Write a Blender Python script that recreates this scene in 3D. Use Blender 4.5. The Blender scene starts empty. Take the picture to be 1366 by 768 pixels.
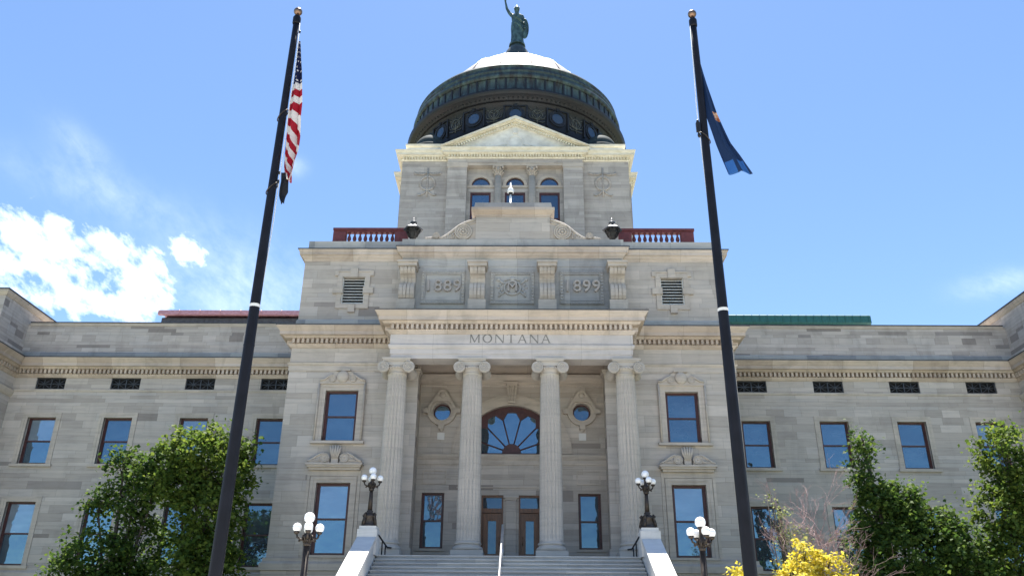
import bpy, math, random
from math import sin, cos, pi, radians as R, sqrt, atan2, hypot
from mathutils import Vector, Matrix
from mathutils.geometry import delaunay_2d_cdt

scene = bpy.context.scene
COL = scene.collection
random.seed(7)

# ---------------------------------------------------------------- camera
cam_d = bpy.data.cameras.new('camera')
cam_d.sensor_width = 36.0
cam_d.lens = 1102.09 / 1366 * 36.0
cam_d.clip_start = 0.1
cam_d.clip_end = 2000
cam = bpy.data.objects.new('camera', cam_d)
COL.objects.link(cam)
def cam_matrix(pitch, yaw, roll, loc):
    w = Vector((-sin(yaw)*cos(pitch), cos(yaw)*cos(pitch), sin(pitch)))
    x = Vector((cos(yaw), sin(yaw), 0))
    u = x.cross(w)
    x2 = cos(roll)*x + sin(roll)*u
    u2 = -sin(roll)*x + cos(roll)*u
    m = Matrix((x2, u2, -w)).transposed().to_4x4()
    m.translation = loc
    return m
cam.matrix_world = cam_matrix(R(24.174), R(.799), R(.511), Vector((.4603, 0, 1.65)))
scene.camera = cam

# ---------------------------------------------------------------- sun, sky, exposure
SUN_EL, SUN_AZ = R(73), R(2)                     # azimuth: from +Y (behind the building) towards +X
sun_dir = Vector((sin(SUN_AZ)*cos(SUN_EL), cos(SUN_AZ)*cos(SUN_EL), sin(SUN_EL)))
sd = bpy.data.lights.new('sun', 'SUN')
sd.energy = 5.0; sd.angle = R(.53); sd.color = (1, .95, .87)
so = bpy.data.objects.new('sun', sd); COL.objects.link(so)
so.rotation_euler = sun_dir.to_track_quat('Z', 'Y').to_euler()
so.location = (0, 20, 80)

scene.view_settings.view_transform = 'Standard'
scene.view_settings.look = 'None'
scene.view_settings.gamma = 1
scene.view_settings.use_curve_mapping = False
scene.view_settings.exposure = 1.62

world = bpy.data.worlds.new('World'); scene.world = world
world.use_nodes = True
def build_world():
    nt = world.node_tree; N = nt.nodes; L = nt.links
    N.clear()
    out = N.new('ShaderNodeOutputWorld'); bg = N.new('ShaderNodeBackground')
    sky = N.new('ShaderNodeTexSky'); sky.sky_type = 'NISHITA'; sky.sun_disc = False
    sky.sun_elevation = SUN_EL; sky.sun_rotation = SUN_AZ
    sky.altitude = 1200; sky.air_density = 1.0; sky.dust_density = .5; sky.ozone_density = 2.5
    tc = N.new('ShaderNodeTexCoord')
    def M(op, a, b=None, clamp=False):
        n = N.new('ShaderNodeMath'); n.operation = op; n.use_clamp = clamp
        for i, v in enumerate((a, b)):
            if v is None: continue
            if isinstance(v, (int, float)): n.inputs[i].default_value = v
            else: L.new(v, n.inputs[i])
        return n.outputs[0]
    sep = N.new('ShaderNodeSeparateXYZ'); L.new(tc.outputs['Generated'], sep.inputs[0])
    x, y, z = sep.outputs
    az = M('ARCTAN2', x, y)                      # 0 straight over the building, + to the right
    el = M('ARCSINE', z)
    comb = N.new('ShaderNodeCombineXYZ')
    # banks drift down to the right
    ca, sa = cos(R(-33)), sin(R(-33))
    L.new(M('ADD', M('MULTIPLY', az, ca*9), M('MULTIPLY', el, sa*9)), comb.inputs[0])
    L.new(M('ADD', M('MULTIPLY', az, -sa*15), M('MULTIPLY', el, ca*15)), comb.inputs[1])
    def noise(scale, detail, rough, vec, dist=0, off=None):
        n = N.new('ShaderNodeTexNoise'); n.inputs['Scale'].default_value = scale
        n.inputs['Detail'].default_value = detail; n.inputs['Roughness'].default_value = rough
        n.inputs['Distortion'].default_value = dist
        L.new(vec, n.inputs['Vector']); return n.outputs['Fac']
    big = noise(2.3, 12, .60, comb.outputs[0], .15)
    fine = noise(5.5, 8, .66, comb.outputs[0], .5)
    def bump(azc, elc, wa, we, tilt=0):
        da = M('SUBTRACT', az, R(azc)); de = M('SUBTRACT', el, R(elc))
        t = R(tilt)
        u = M('ADD', M('MULTIPLY', da, cos(t)), M('MULTIPLY', de, sin(t)))
        v = M('SUBTRACT', M('MULTIPLY', de, cos(t)), M('MULTIPLY', da, sin(t)))
        d2 = M('ADD', M('POWER', M('ABSOLUTE', M('DIVIDE', u, R(wa))), 2), M('POWER', M('ABSOLUTE', M('DIVIDE', v, R(we))), 2))
        return M('EXPONENT', M('MULTIPLY', d2, -1))
    def add(*a):
        r = a[0]
        for b in a[1:]: r = M('ADD', r, b)
        return r
    CL = [(-35, 23.3, 5.5, 2.0, -12), (-30.3, 22.2, 4.2, 2.0, -22), (-27.2, 20.9, 3.2, 1.5, -30), (-24.2, 24.4, 2.2, 1.2, -42), (-26.8, 22.9, 3.0, 1.2, -35), (-33, 20.4, 5, 1.6, 0)]
    region = add(*[bump(*c) for c in CL])
    dens = M('ADD', M('MULTIPLY', big, 1.35), M('MULTIPLY', fine, .45))
    thick = M('MULTIPLY', M('MULTIPLY', M('SUBTRACT', M('ADD', M('MULTIPLY', M('MINIMUM', region, 1.1), .35), dens), 1.125), 2.5, True), M('MULTIPLY', region, 2.2, True))
    wis_r = add(bump(-20.5, 22.6, 6, 2.8, -10), M('MULTIPLY', bump(32.2, 21.2, 2.2, .7, 0), .8), M('MULTIPLY', bump(-32.4, 29.3, 2.2, .9, -25), .6),
                M('MULTIPLY', bump(-18.1, 31.2, .9, .6, 0), .7), M('MULTIPLY', bump(-30.6, 27.0, 6, 1.2, -5), .5))
    wisp = M('MULTIPLY', M('MULTIPLY', wis_r, M('SUBTRACT', dens, .58)), 1.35, True)
    soft = M('MULTIPLY', M('MAXIMUM', thick, M('MULTIPLY', wisp, .36)), .97, True)
    # cloud brightness from its own thickness
    gam = N.new('ShaderNodeHueSaturation')
    gam.inputs['Saturation'].default_value = 1.06; gam.inputs['Value'].default_value = 1.0
    L.new(sky.outputs[0], gam.inputs['Color'])
    mix = N.new('ShaderNodeMix'); mix.data_type = 'RGBA'
    L.new(soft, mix.inputs[0]); L.new(gam.outputs[0], mix.inputs[6])
    mix.inputs[7].default_value = (8.6, 9.1, 9.9, 1)
    L.new(mix.outputs[2], bg.inputs['Color'])
    bg.inputs['Strength'].default_value = .081
    L.new(bg.outputs[0], out.inputs[0])
build_world()

# ================================================================ helpers
class MB:
    """collects faces and links them as ONE mesh object"""
    def __init__(s): s.v = []; s.f = []; s.sm = []; s.mi = []; s.uv = {}
    def add(s, vs, fs, smooth=False, mi=0):
        o = len(s.v); s.v += [tuple(p) for p in vs]
        for f in fs: s.f.append(tuple(i+o for i in f)); s.sm.append(smooth); s.mi.append(mi)
        return o
    def box(s, x0, x1, y0, y1, z0, z1, mi=0):
        s.add([(x0,y0,z0),(x1,y0,z0),(x1,y1,z0),(x0,y1,z0),(x0,y0,z1),(x1,y0,z1),(x1,y1,z1),(x0,y1,z1)],
              [(0,3,2,1),(4,5,6,7),(0,1,5,4),(1,2,6,5),(2,3,7,6),(3,0,4,7)], mi=mi)
        return s
    def frustum(s, cx, cy, z0, z1, a0, b0, a1, b1):
        v = [(cx+i*a0, cy+j*b0, z0) for i, j in ((-1,-1),(1,-1),(1,1),(-1,1))] + [(cx+i*a1, cy+j*b1, z1) for i, j in ((-1,-1),(1,-1),(1,1),(-1,1))]
        s.add(v, [(0,3,2,1),(4,5,6,7),(0,1,5,4),(1,2,6,5),(2,3,7,6),(3,0,4,7)])
        return s
    def lathe(s, prof, c=(0,0,0), n=32, smooth=True, a0=0, a1=2*pi, mod=None, cap=True):
        full = abs(a1-a0-2*pi) < 1e-6
        m = n if full else n+1
        vs = []
        for r, z in prof:
            for k in range(m):
                a = a0+(a1-a0)*k/n
                rr = r if mod is None else mod(r, z, a)
                vs.append((c[0]+rr*cos(a), c[1]+rr*sin(a), c[2]+z))
        fs = []
        for i in range(len(prof)-1):
            for k in range(n):
                k2 = (k+1) % m
                fs.append((i*m+k, i*m+k2, (i+1)*m+k2, (i+1)*m+k))
        s.add(vs, fs, smooth)
        if cap and full:
            o = len(s.v)-len(vs)
            s.f.append(tuple(o+k for k in reversed(range(m)))); s.sm.append(False); s.mi.append(0)
            e = o+(len(prof)-1)*m
            s.f.append(tuple(e+k for k in range(m))); s.sm.append(False); s.mi.append(0)
        return s
    def ball(s, c, r, n=16, sc=(1,1,1)):
        pr = [(max(1e-4, sin(pi*i/n)), -cos(pi*i/n)) for i in range(n+1)]
        vs = []; m = 2*n
        for a, z in pr:
            for k in range(m):
                t = 2*pi*k/m; vs.append((c[0]+a*cos(t)*r*sc[0], c[1]+a*sin(t)*r*sc[1], c[2]+z*r*sc[2]))
        fs = [(i*m+k, i*m+(k+1)%m, (i+1)*m+(k+1)%m, (i+1)*m+k) for i in range(n) for k in range(m)]
        s.add(vs, fs, True); return s
    def tube(s, pts, rad, n=8, smooth=True, cap=True, closed=False):
        P = [Vector(p) for p in pts]; m = len(P)
        rr = rad if isinstance(rad, (list, tuple)) else [rad]*m
        vs = []; up = Vector((0,0,1)); prev = None
        for i, p in enumerate(P):
            if closed: t = P[(i+1) % m]-P[i-1]
            else: t = P[min(i+1, m-1)]-P[max(i-1, 0)]
            t.normalize()
            if prev is None:
                a = t.cross(up)
                if a.length < .05: a = t.cross(Vector((0,1,0)))
            else: a = prev-t*prev.dot(t)
            a.normalize(); prev = a; b = t.cross(a)
            for k in range(n):
                q = 2*pi*k/n; vs.append(p+(a*cos(q)+b*sin(q))*rr[i])
        fs = []
        for i in range(m if closed else m-1):
            j = (i+1) % m
            fs += [(i*n+k, i*n+(k+1)%n, j*n+(k+1)%n, j*n+k) for k in range(n)]
        s.add(vs, fs, smooth)
        if cap and not closed:
            o = len(s.v)-len(vs)
            s.f += [tuple(o+k for k in reversed(range(n))), tuple(o+(m-1)*n+k for k in range(n))]
            s.sm += [False]*2; s.mi += [0]*2
        return s
    def prism(s, poly, d0, d1, to3):
        """poly in (u,v) extruded from depth d0 to d1; to3(u,v,d)"""
        n = len(poly)
        s.add([to3(u, v, d0) for u, v in poly]+[to3(u, v, d1) for u, v in poly],
              [tuple(range(n)), tuple(reversed(range(n, 2*n)))]+[(k, n+k, n+(k+1)%n, (k+1)%n) for k in range(n)])
        return s
    def sweep(s, path, prof, cap=True, smooth=False):
        """profile (out,z) along a plan path, out = right-hand side of travel, mitred"""
        P = [Vector(p) for p in path]; m = len(P); rows = []
        for i in range(m):
            d0 = (P[i]-P[i-1]).normalized() if i else None
            d1 = (P[i+1]-P[i]).normalized() if i < m-1 else None
            if d0 is None: d0 = d1
            if d1 is None: d1 = d0
            n0 = Vector((d0.y, -d0.x)); n1 = Vector((d1.y, -d1.x))
            b = (n0+n1); b = b/max(b.dot(n0), 1e-6)
            rows.append([(P[i].x+b.x*o, P[i].y+b.y*o, z) for o, z in prof])
        k = len(prof); vs = [p for r in rows for p in r]
        fs = [(i*k+j, (i+1)*k+j, (i+1)*k+j+1, i*k+j+1) for i in range(m-1) for j in range(k-1)]
        s.add(vs, fs, smooth)
        if cap:
            o = len(s.v)-len(vs)
            s.f += [tuple(o+j for j in range(k)), tuple(o+(m-1)*k+j for j in reversed(range(k)))]; s.sm += [False]*2; s.mi += [0]*2
        return s
    def dentils(s, path, o0, o1, z0, z1, pitch, frac=.55):
        P = [Vector(p) for p in path]
        for a, b in zip(P, P[1:]):
            d = b-a; ln = d.length; d.normalize(); n = Vector((d.y, -d.x))
            c = max(1, int(ln/pitch)); st = ln/c
            for i in range(c):
                t0 = (i+.5-frac/2)*st; t1 = t0+frac*st
                q = [a+d*t0+n*o0, a+d*t1+n*o0, a+d*t1+n*o1, a+d*t0+n*o1]
                s.add([(p.x, p.y, z0) for p in q]+[(p.x, p.y, z1) for p in q],
                      [(0,1,2,3),(4,5,6,7),(0,1,5,4),(1,2,6,5),(2,3,7,6),(3,0,4,7)])
        return s
    def wall(s, outer, holes, to3, depth=.25, reveal=True):
        """flat face with openings and their reveals"""
        co = []; ed = []
        for lp in [outer]+holes:
            o = len(co); n = len(lp); co += [Vector(p) for p in lp]
            ed += [(o+k, o+(k+1) % n) for k in range(n)]
        vs, es, fs, *_ = delaunay_2d_cdt(co, ed, [], 0, 1e-5)
        def inside(p, lp):
            r = False; j = len(lp)-1
            for i in range(len(lp)):
                a, b = lp[i], lp[j]
                if (a[1] > p[1]) != (b[1] > p[1]) and p[0] < (b[0]-a[0])*(p[1]-a[1])/(b[1]-a[1])+a[0]: r = not r
                j = i
            return r
        keep = []
        for f in fs:
            c = sum((vs[i] for i in f), Vector((0, 0)))/len(f)
            if inside(c, outer) and not any(inside(c, h) for h in holes): keep.append(tuple(f))
        s.add([to3(v.x, v.y, 0) for v in vs], keep)
        if reveal:
            for h in holes:
                n = len(h)
                s.add([to3(u, v, 0) for u, v in h]+[to3(u, v, depth) for u, v in h], [(k, (k+1)%n, n+(k+1)%n, n+k) for k in range(n)])
        return s
    def build(s, name, mat, parent=None, loc=None):
        me = bpy.data.meshes.new(name)
        me.from_pydata(s.v, [], s.f)
        me.polygons.foreach_set('use_smooth', s.sm)
        mats = mat if isinstance(mat, (list, tuple)) else [mat]
        for m in mats: me.materials.append(m)
        if len(mats) > 1: me.polygons.foreach_set('material_index', s.mi)
        me.update()
        o = bpy.data.objects.new(name, me); COL.objects.link(o)
        if parent is not None: o.parent = parent
        if loc: o.location = loc
        return o

def tag(o, label=None, cat=None, group=None, kind=None):
    if label: o['label'] = label
    if cat: o['category'] = cat
    if group: o['group'] = group
    if kind: o['kind'] = kind
    return o
def thing(name, label, cat, loc=(0,0,0), rz=0, group=None):
    o = bpy.data.objects.new(name, None); COL.objects.link(o)
    o.empty_display_size = .2
    o.location = loc; o.rotation_euler = (0, 0, rz)
    return tag(o, label, cat, group)
def copy_tree(o, parent=None):
    c = o.copy(); COL.objects.link(c); c.parent = parent
    for ch in list(o.children): copy_tree(ch, c)
    return c
def rect(x0, x1, z0, z1): return [(x0,z0),(x1,z0),(x1,z1),(x0,z1)]
def circ(cx, cz, r, n=32, a0=0, a1=2*pi, full=True):
    m = n if full else n+1
    return [(cx+r*cos(a0+(a1-a0)*k/n), cz+r*sin(a0+(a1-a0)*k/n)) for k in range(m)]
def front(Y):                                     # wall facing the camera at depth Y
    return lambda u, v, d: (u, Y+d, v)
def sideX(X, s):                                  # wall facing +-X
    return lambda u, v, d: (X-s*d, u, v)

# ================================================================ materials
def new_mat(name):
    m = bpy.data.materials.new(name); m.use_nodes = True
    nt = m.node_tree; nt.nodes.clear()
    out = nt.nodes.new('ShaderNodeOutputMaterial'); b = nt.nodes.new('ShaderNodeBsdfPrincipled')
    nt.links.new(b.outputs[0], out.inputs[0])
    return m, nt, b
class G:
    def __init__(s, nt): s.nt = nt
    def link(s, v, sock):
        if isinstance(v, (int, float)): sock.default_value = v
        elif isinstance(v, (tuple, list)): sock.default_value = v
        else: s.nt.links.new(v, sock)
    def m(s, op, a, b=None, c=None, clamp=False):
        n = s.nt.nodes.new('ShaderNodeMath'); n.operation = op; n.use_clamp = clamp
        for i, v in enumerate((a, b, c)):
            if v is not None: s.link(v, n.inputs[i])
        return n.outputs[0]
    def vec(s, x, y, z):
        n = s.nt.nodes.new('ShaderNodeCombineXYZ')
        for i, v in enumerate((x, y, z)): s.link(v, n.inputs[i])
        return n.outputs[0]
    def noise(s, vec, scale, detail=4, rough=.55, dist=0):
        n = s.nt.nodes.new('ShaderNodeTexNoise'); s.link(vec, n.inputs['Vector'])
        n.inputs['Scale'].default_value = scale; n.inputs['Detail'].default_value = detail
        n.inputs['Roughness'].default_value = rough; n.inputs['Distortion'].default_value = dist
        return n.outputs['Fac']
    def white(s, vec):
        n = s.nt.nodes.new('ShaderNodeTexWhiteNoise'); n.noise_dimensions = '3D'; s.link(vec, n.inputs['Vector'])
        return n.outputs['Value'], n.outputs['Color']
    def ramp(s, fac, stops, interp='LINEAR'):
        n = s.nt.nodes.new('ShaderNodeValToRGB'); r = n.color_ramp; r.interpolation = interp
        while len(r.elements) < len(stops): r.elements.new(.5)
        for e, (p, c) in zip(r.elements, stops):
            e.position = p; e.color = c if len(c) == 4 else (*c, 1)
        s.link(fac, n.inputs[0]); return n.outputs[0]
    def mix(s, fac, a, b, blend='MIX'):
        n = s.nt.nodes.new('ShaderNodeMix'); n.data_type = 'RGBA'; n.blend_type = blend
        s.link(fac, n.inputs[0]); s.link(a if not (isinstance(a, tuple) and len(a) == 3) else (*a, 1), n.inputs[6])
        s.link(b if not (isinstance(b, tuple) and len(b) == 3) else (*b, 1), n.inputs[7]); return n.outputs[2]
    def pos(s, obj=True):
        n = s.nt.nodes.new('ShaderNodeTexCoord'); p = n.outputs['Object']
        q = s.nt.nodes.new('ShaderNodeSeparateXYZ'); s.nt.links.new(p, q.inputs[0])
        return p, q.outputs
    def bump(s, h, strength, dist=.02):
        n = s.nt.nodes.new('ShaderNodeBump'); n.inputs['Strength'].default_value = strength
        n.inputs['Distance'].default_value = dist; s.link(h, n.inputs['Height']); return n.outputs[0]

def stone(name, stops, course=.42, lmin=.9, lmax=2.3, joint=.011, jcol=(.20,.185,.16), dark=0.0, vein=.35, streak=.25, blocks=True, rough=.85):
    m, nt, b = new_mat(name); g = G(nt)
    p, (x, y, z) = g.pos()
    geo = nt.nodes.new('ShaderNodeNewGeometry')
    q = nt.nodes.new('ShaderNodeSeparateXYZ'); nt.links.new(geo.outputs['True Normal'], q.inputs[0])
    side = g.m('GREATER_THAN', g.m('ABSOLUTE', q.outputs[0]), g.m('ABSOLUTE', q.outputs[1]))
    u = g.m('ADD', g.m('MULTIPLY', x, g.m('SUBTRACT', 1, side)), g.m('MULTIPLY', g.m('ADD', y, 31.7), side))
    # veins run along the bed of the stone
    vn = g.noise(g.vec(g.m('MULTIPLY', u, .8), g.m('MULTIPLY', y, .3), g.m('MULTIPLY', z, 9)), 1.0, 6, .6, .6)
    spots = g.noise(p, 7, 5, .6)
    big = g.noise(g.vec(g.m('MULTIPLY', u, .35), y, g.m('MULTIPLY', z, .6)), .9, 4, .55)
    drip = g.noise(g.vec(g.m('MULTIPLY', u, .9), y, g.m('MULTIPLY', z, .45)), 1.3, 6, .62, .8)
    if blocks:
        zz = g.m('DIVIDE', z, course)
        # every third or so course is split into two thin ones
        row0 = g.m('FLOOR', zz); fr0 = g.m('FRACT', zz)
        rv, rc = g.white(g.vec(row0, 3.3, 1.7))
        split = g.m('GREATER_THAN', rv, .52)
        half = g.m('MULTIPLY', split, g.m('GREATER_THAN', fr0, .46))
        row = g.m('ADD', row0, g.m('MULTIPLY', half, .37))
        wv, wc = g.white(g.vec(row, 9.1, 4.2)); wv2, _ = g.white(g.vec(row, 2.1, 7.7))
        ln = g.m('ADD', g.m('MULTIPLY', wv, lmax-lmin), lmin)
        uu = g.m('ADD', g.m('DIVIDE', u, ln), g.m('MULTIPLY', wv2, 17))
        col = g.m('FLOOR', uu); fu = g.m('FRACT', uu)
        iv, ic = g.white(g.vec(row, col, side))
        iv2, _ = g.white(g.vec(col, row, g.m('ADD', side, 5.5)))
        base = g.ramp(iv, stops)
        du = g.m('MULTIPLY', g.m('MINIMUM', fu, g.m('SUBTRACT', 1, fu)), ln)
        dz0 = g.m('MINIMUM', fr0, g.m('SUBTRACT', 1, fr0))
        dzs = g.m('ABSOLUTE', g.m('SUBTRACT', fr0, .46))
        dz = g.m('MULTIPLY', g.m('MINIMUM', dz0, g.m('ADD', dzs, g.m('MULTIPLY', g.m('SUBTRACT', 1, split), 9))), course)
        dj = g.m('MINIMUM', du, dz)
        jn = g.m('SUBTRACT', 1, g.m('DIVIDE', dj, joint), None, True)
        if dark > 0:
            dk = g.m('LESS_THAN', iv2, dark)
            base = g.mix(g.m('MULTIPLY', dk, g.m('ADD', g.m('MULTIPLY', vn, .7), .25)), base, (.17, .145, .135))
        base = g.mix(g.m('MULTIPLY', jn, .55), base, jcol)
    else:
        base = g.ramp(g.m('ADD', g.m('MULTIPLY', big, .6), g.m('MULTIPLY', vn, .4)), stops); jn = None
    base = g.mix(vein, base, g.ramp(vn, [(.32, (.62,.62,.62)), (.5, (1,1,1)), (.68, (1.15,1.12,1.05))]), 'MULTIPLY')
    base = g.mix(streak, base, g.ramp(drip, [(.34, (.62,.62,.61)), (.52, (1,1,1))]), 'MULTIPLY')
    base = g.mix(.35, base, g.ramp(big, [(.32, (.74,.76,.78)), (.62, (1.06,1.04,1.0))]), 'MULTIPLY')
    nt.links.new(base, b.inputs['Base Color'])
    b.inputs['Roughness'].default_value = rough
    b.inputs['Specular IOR Level'].default_value = .3
    h = g.m('ADD', g.m('MULTIPLY', vn, .5), g.m('MULTIPLY', spots, .4))
    if jn is not None: h = g.m('SUBTRACT', h, jn)
    nt.links.new(g.bump(h, .45, .012), b.inputs['Normal'])
    return m

GREY = [(0, (0.398,0.355,0.313)), (.22, (0.445,0.398,0.352)), (.45, (0.482,0.433,0.381)), (.62, (0.456,0.417,0.381)), (.8, (0.514,0.460,0.406)), (1, (0.546,0.492,0.441))]
WING = [(0, (0.392,0.350,0.316)), (.3, (0.451,0.403,0.363)), (.55, (0.493,0.443,0.398)), (.8, (0.472,0.433,0.401)), (1, (0.551,0.496,0.451))]
M_wall = stone('ashlar', GREY, .46, .9, 2.4, dark=.02)
M_wing = stone('ashlar_wing', WING, .36, .8, 2.6, dark=.015)
M_attic = stone('ashlar_parapet', WING, .34, .6, 2.0, dark=.10, streak=.45)
M_tower = stone('ashlar_tower', [(0,(0.371,0.340,0.313)),(.4,(0.419,0.380,0.350)),(.7,(0.451,0.412,0.376)),(1,(0.498,0.458,0.424))], .40, .9, 2.2, dark=.012, streak=.4)
M_tan = stone('tan_cornice_stone', [(0,(0.430,0.350,0.286)),(.35,(0.500,0.419,0.354)),(.7,(0.550,0.463,0.385)),(1,(0.580,0.502,0.442))], 5.0, 1.4, 1.9, joint=.014, jcol=(0.220,0.177,0.135), streak=.55, vein=.3)
M_trim = stone('carved_stone', [(.25,(0.424,0.376,0.323)),(.5,(0.488,0.433,0.376)),(.75,(0.551,0.489,0.424))], blocks=False, streak=.45)
M_col = stone('column_stone', [(.25,(0.440,0.399,0.352)),(.5,(0.490,0.448,0.400)),(.75,(0.530,0.488,0.440))], blocks=False, streak=.2, vein=.25)
M_bluestone = stone('weathered_ledge_stone', [(.25,(.30,.30,.30)),(.5,(.37,.365,.355)),(.75,(.45,.435,.41))], 5, 1.2, 2.4, streak=.5)
M_frieze = stone('pale_frieze_stone', [(0,(0.466,0.433,0.414)),(.5,(0.509,0.473,0.451)),(1,(0.562,0.519,0.494))], 5, 1.6, 2.4, streak=.3)
M_step = stone('granite_steps', [(.2,(.40,.40,.40)),(.5,(.47,.47,.465)),(.8,(.53,.52,.50))], 4.95/32, 1.5, 2.6, joint=.006, streak=.3)
M_cheek = stone('pale_coping_stone', [(.2,(.56,.55,.53)),(.5,(.64,.63,.61)),(.8,(.70,.69,.66))], blocks=False, streak=.25, vein=.15)
M_letter = stone('dark_letters', [(.2,(.17,.165,.155)),(.8,(.24,.23,.215))], blocks=False)

def simple(name, col, rough=.6, metal=0, var=.15, scale=6, spec=.5, bump=0.0, col2=None, stretch=(1,1,1)):
    m, nt, b = new_mat(name); g = G(nt); p, (x, y, z) = g.pos()
    v = g.vec(g.m('MULTIPLY', x, stretch[0]), g.m('MULTIPLY', y, stretch[1]), g.m('MULTIPLY', z, stretch[2]))
    n = g.noise(v, scale, 5, .6)
    c2 = col2 or tuple(c*(1+var*1.6) for c in col)
    nt.links.new(g.ramp(n, [(.32, tuple(c*(1-var) for c in col)), (.68, c2)]), b.inputs['Base Color'])
    b.inputs['Roughness'].default_value = rough; b.inputs['Metallic'].default_value = metal
    b.inputs['Specular IOR Level'].default_value = spec
    if bump: nt.links.new(g.bump(n, bump, .02), b.inputs['Normal'])
    return m
M_cream = simple('cream_painted_metal', (.74,.67,.50), .55, col2=(.80,.75,.62), scale=2.5, stretch=(1,1,2))
M_tymp = simple('pale_tympanum', (.64,.63,.59), .8, scale=2)
M_maroon = simple('maroon_window_paint', (.060,.019,.017), .45, var=.25)
M_red = simple('red_painted_iron', (.105,.025,.028), .65, var=.25)
M_flash = simple('dark_lead_flashing', (.055,.06,.07), .5, .3, var=.3)
M_black = simple('black_iron', (.018,.017,.017), .45, .3, var=.3)
M_pole = simple('bronze_pole_paint', (.007,.007,.010), .5, .0, var=.25, scale=3, spec=.22)
M_lampiron = simple('dark_bronze_iron', (.045,.035,.028), .45, .5, var=.35, scale=14)
M_wood = simple('varnished_oak_doors', (.125,.056,.026), .4, 0, var=.4, scale=4, stretch=(9,9,.8))
M_white = simple('white_paint', (.75,.75,.74), .5, var=.05)
M_slat = simple('white_louver_slats', (.62,.61,.57), .6, var=.1)
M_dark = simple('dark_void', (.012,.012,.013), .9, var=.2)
M_steel = simple('galvanised_rail', (.50,.51,.53), .35, .7, var=.15)
M_copper = simple('copper_ball', (.20,.125,.085), .35, .9, var=.3, scale=9)
M_rope = simple('white_rope', (.7,.7,.68), .9, var=.1, scale=40)
M_skyred = simple('pale_red_metal_roof', (.40,.19,.22), .5, .0, var=.2, col2=(.52,.31,.34), stretch=(1,1,3))
M_skygreen = simple('green_metal_roof', (.016,.095,.085), .5, .0, var=.2, stretch=(6,1,1), scale=3)
M_roof = simple('flat_roof', (.10,.10,.10), .9)
M_conc = simple('bounce_concrete', (.44,.425,.40), .9, var=.12, scale=2.5, bump=.2)

def globe_mat():
    m, nt, b = new_mat('opal_glass')
    b.inputs['Base Color'].default_value = (.88,.88,.88,1); b.inputs['Roughness'].default_value = .25
    b.inputs['Subsurface Weight'].default_value = .6
    b.inputs['Subsurface Radius'].default_value = (.12,.12,.12)
    return m
M_globe = globe_mat()

def glass_mat(name, tint=(.012,.018,.03), fac=.21, wav=.07):
    m, nt, b = new_mat(name); g = G(nt)
    p, (x, y, z) = g.pos()
    out = [n for n in nt.nodes if n.type == 'OUTPUT_MATERIAL'][0]
    gl = nt.nodes.new('ShaderNodeBsdfGlossy'); gl.inputs['Roughness'].default_value = .012
    gl.inputs['Color'].default_value = (.46,.78,1,1)
    b.inputs['Base Color'].default_value = (*tint, 1); b.inputs['Roughness'].default_value = .6
    oi = nt.nodes.new('ShaderNodeObjectInfo'); rnd_ = oi.outputs['Random']
    n = g.noise(g.vec(g.m('ADD', x, g.m('MULTIPLY', rnd_, 50)), y, z), .8, 3, .5)
    bp = g.bump(n, wav, .3); nt.links.new(bp, gl.inputs['Normal'])
    mx = nt.nodes.new('ShaderNodeMixShader'); nt.links.new(g.m('MULTIPLY', fac, g.m('ADD', .74, g.m('MULTIPLY', rnd_, .55))), mx.inputs[0])
    # dim room behind: ceiling line and pale soffit differ from room to room
    rw = g.noise(g.vec(g.m('MULTIPLY', x, .5), g.m('MULTIPLY', rnd_, 40), g.m('MULTIPLY', z, 1.6)), 1.1, 3, .5)
    nt.links.new(g.mix(g.m('MULTIPLY', g.m('SUBTRACT', rw, .47), 2.2, None, True), tuple(tint), tuple(c*1.6+.035 for c in tint)), b.inputs['Base Color'])
    nt.links.new(b.outputs[0], mx.inputs[1]); nt.links.new(gl.outputs[0], mx.inputs[2]); nt.links.new(mx.outputs[0], out.inputs[0])
    return m
M_glass = glass_mat('window_glass')
M_glassd = glass_mat('dark_glass', (.01,.014,.02), .11)
M_glassb = glass_mat('window_glass_blind', (.15,.17,.20), .21)

def dome_mat(name, green, lo, hi, rough=.42, metal=.75):
    m, nt, b = new_mat(name); g = G(nt); p, (x, y, z) = g.pos()
    ang = g.m('ARCTAN2', x, g.m('SUBTRACT', y, 49))
    streak = g.noise(g.vec(g.m('MULTIPLY', ang, 24), g.m('MULTIPLY', z, .8), 0), 1.2, 6, .6)
    n = g.noise(p, 1.7, 6, .62)
    f = g.m('ADD', g.m('MULTIPLY', streak, .6), g.m('MULTIPLY', n, .4))
    nt.links.new(g.ramp(f, [(lo, (.022,.021,.024)), ((lo+hi)/2, tuple(.5*c+.006 for c in green)), (hi, green)]), b.inputs['Base Color'])
    b.inputs['Roughness'].default_value = rough; b.inputs['Metallic'].default_value = metal
    nt.links.new(g.bump(n, .15, .03), b.inputs['Normal'])
    return m
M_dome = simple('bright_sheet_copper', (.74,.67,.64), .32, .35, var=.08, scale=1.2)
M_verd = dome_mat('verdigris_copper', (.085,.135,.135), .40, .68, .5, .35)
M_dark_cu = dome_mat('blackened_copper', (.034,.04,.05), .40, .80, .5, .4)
M_cdome = simple('dull_dark_copper', (.028,.04,.045), .8, 0, var=.3, spec=.15, scale=3)
M_orn = simple('grey_green_ornament', (.06,.065,.06), .6, .2, var=.3, col2=(.13,.135,.12))
M_statue = simple('verdigris_bronze', (.035,.06,.062), .5, .45, var=.4, col2=(.10,.17,.165), scale=3, stretch=(1,1,.6))

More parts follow.
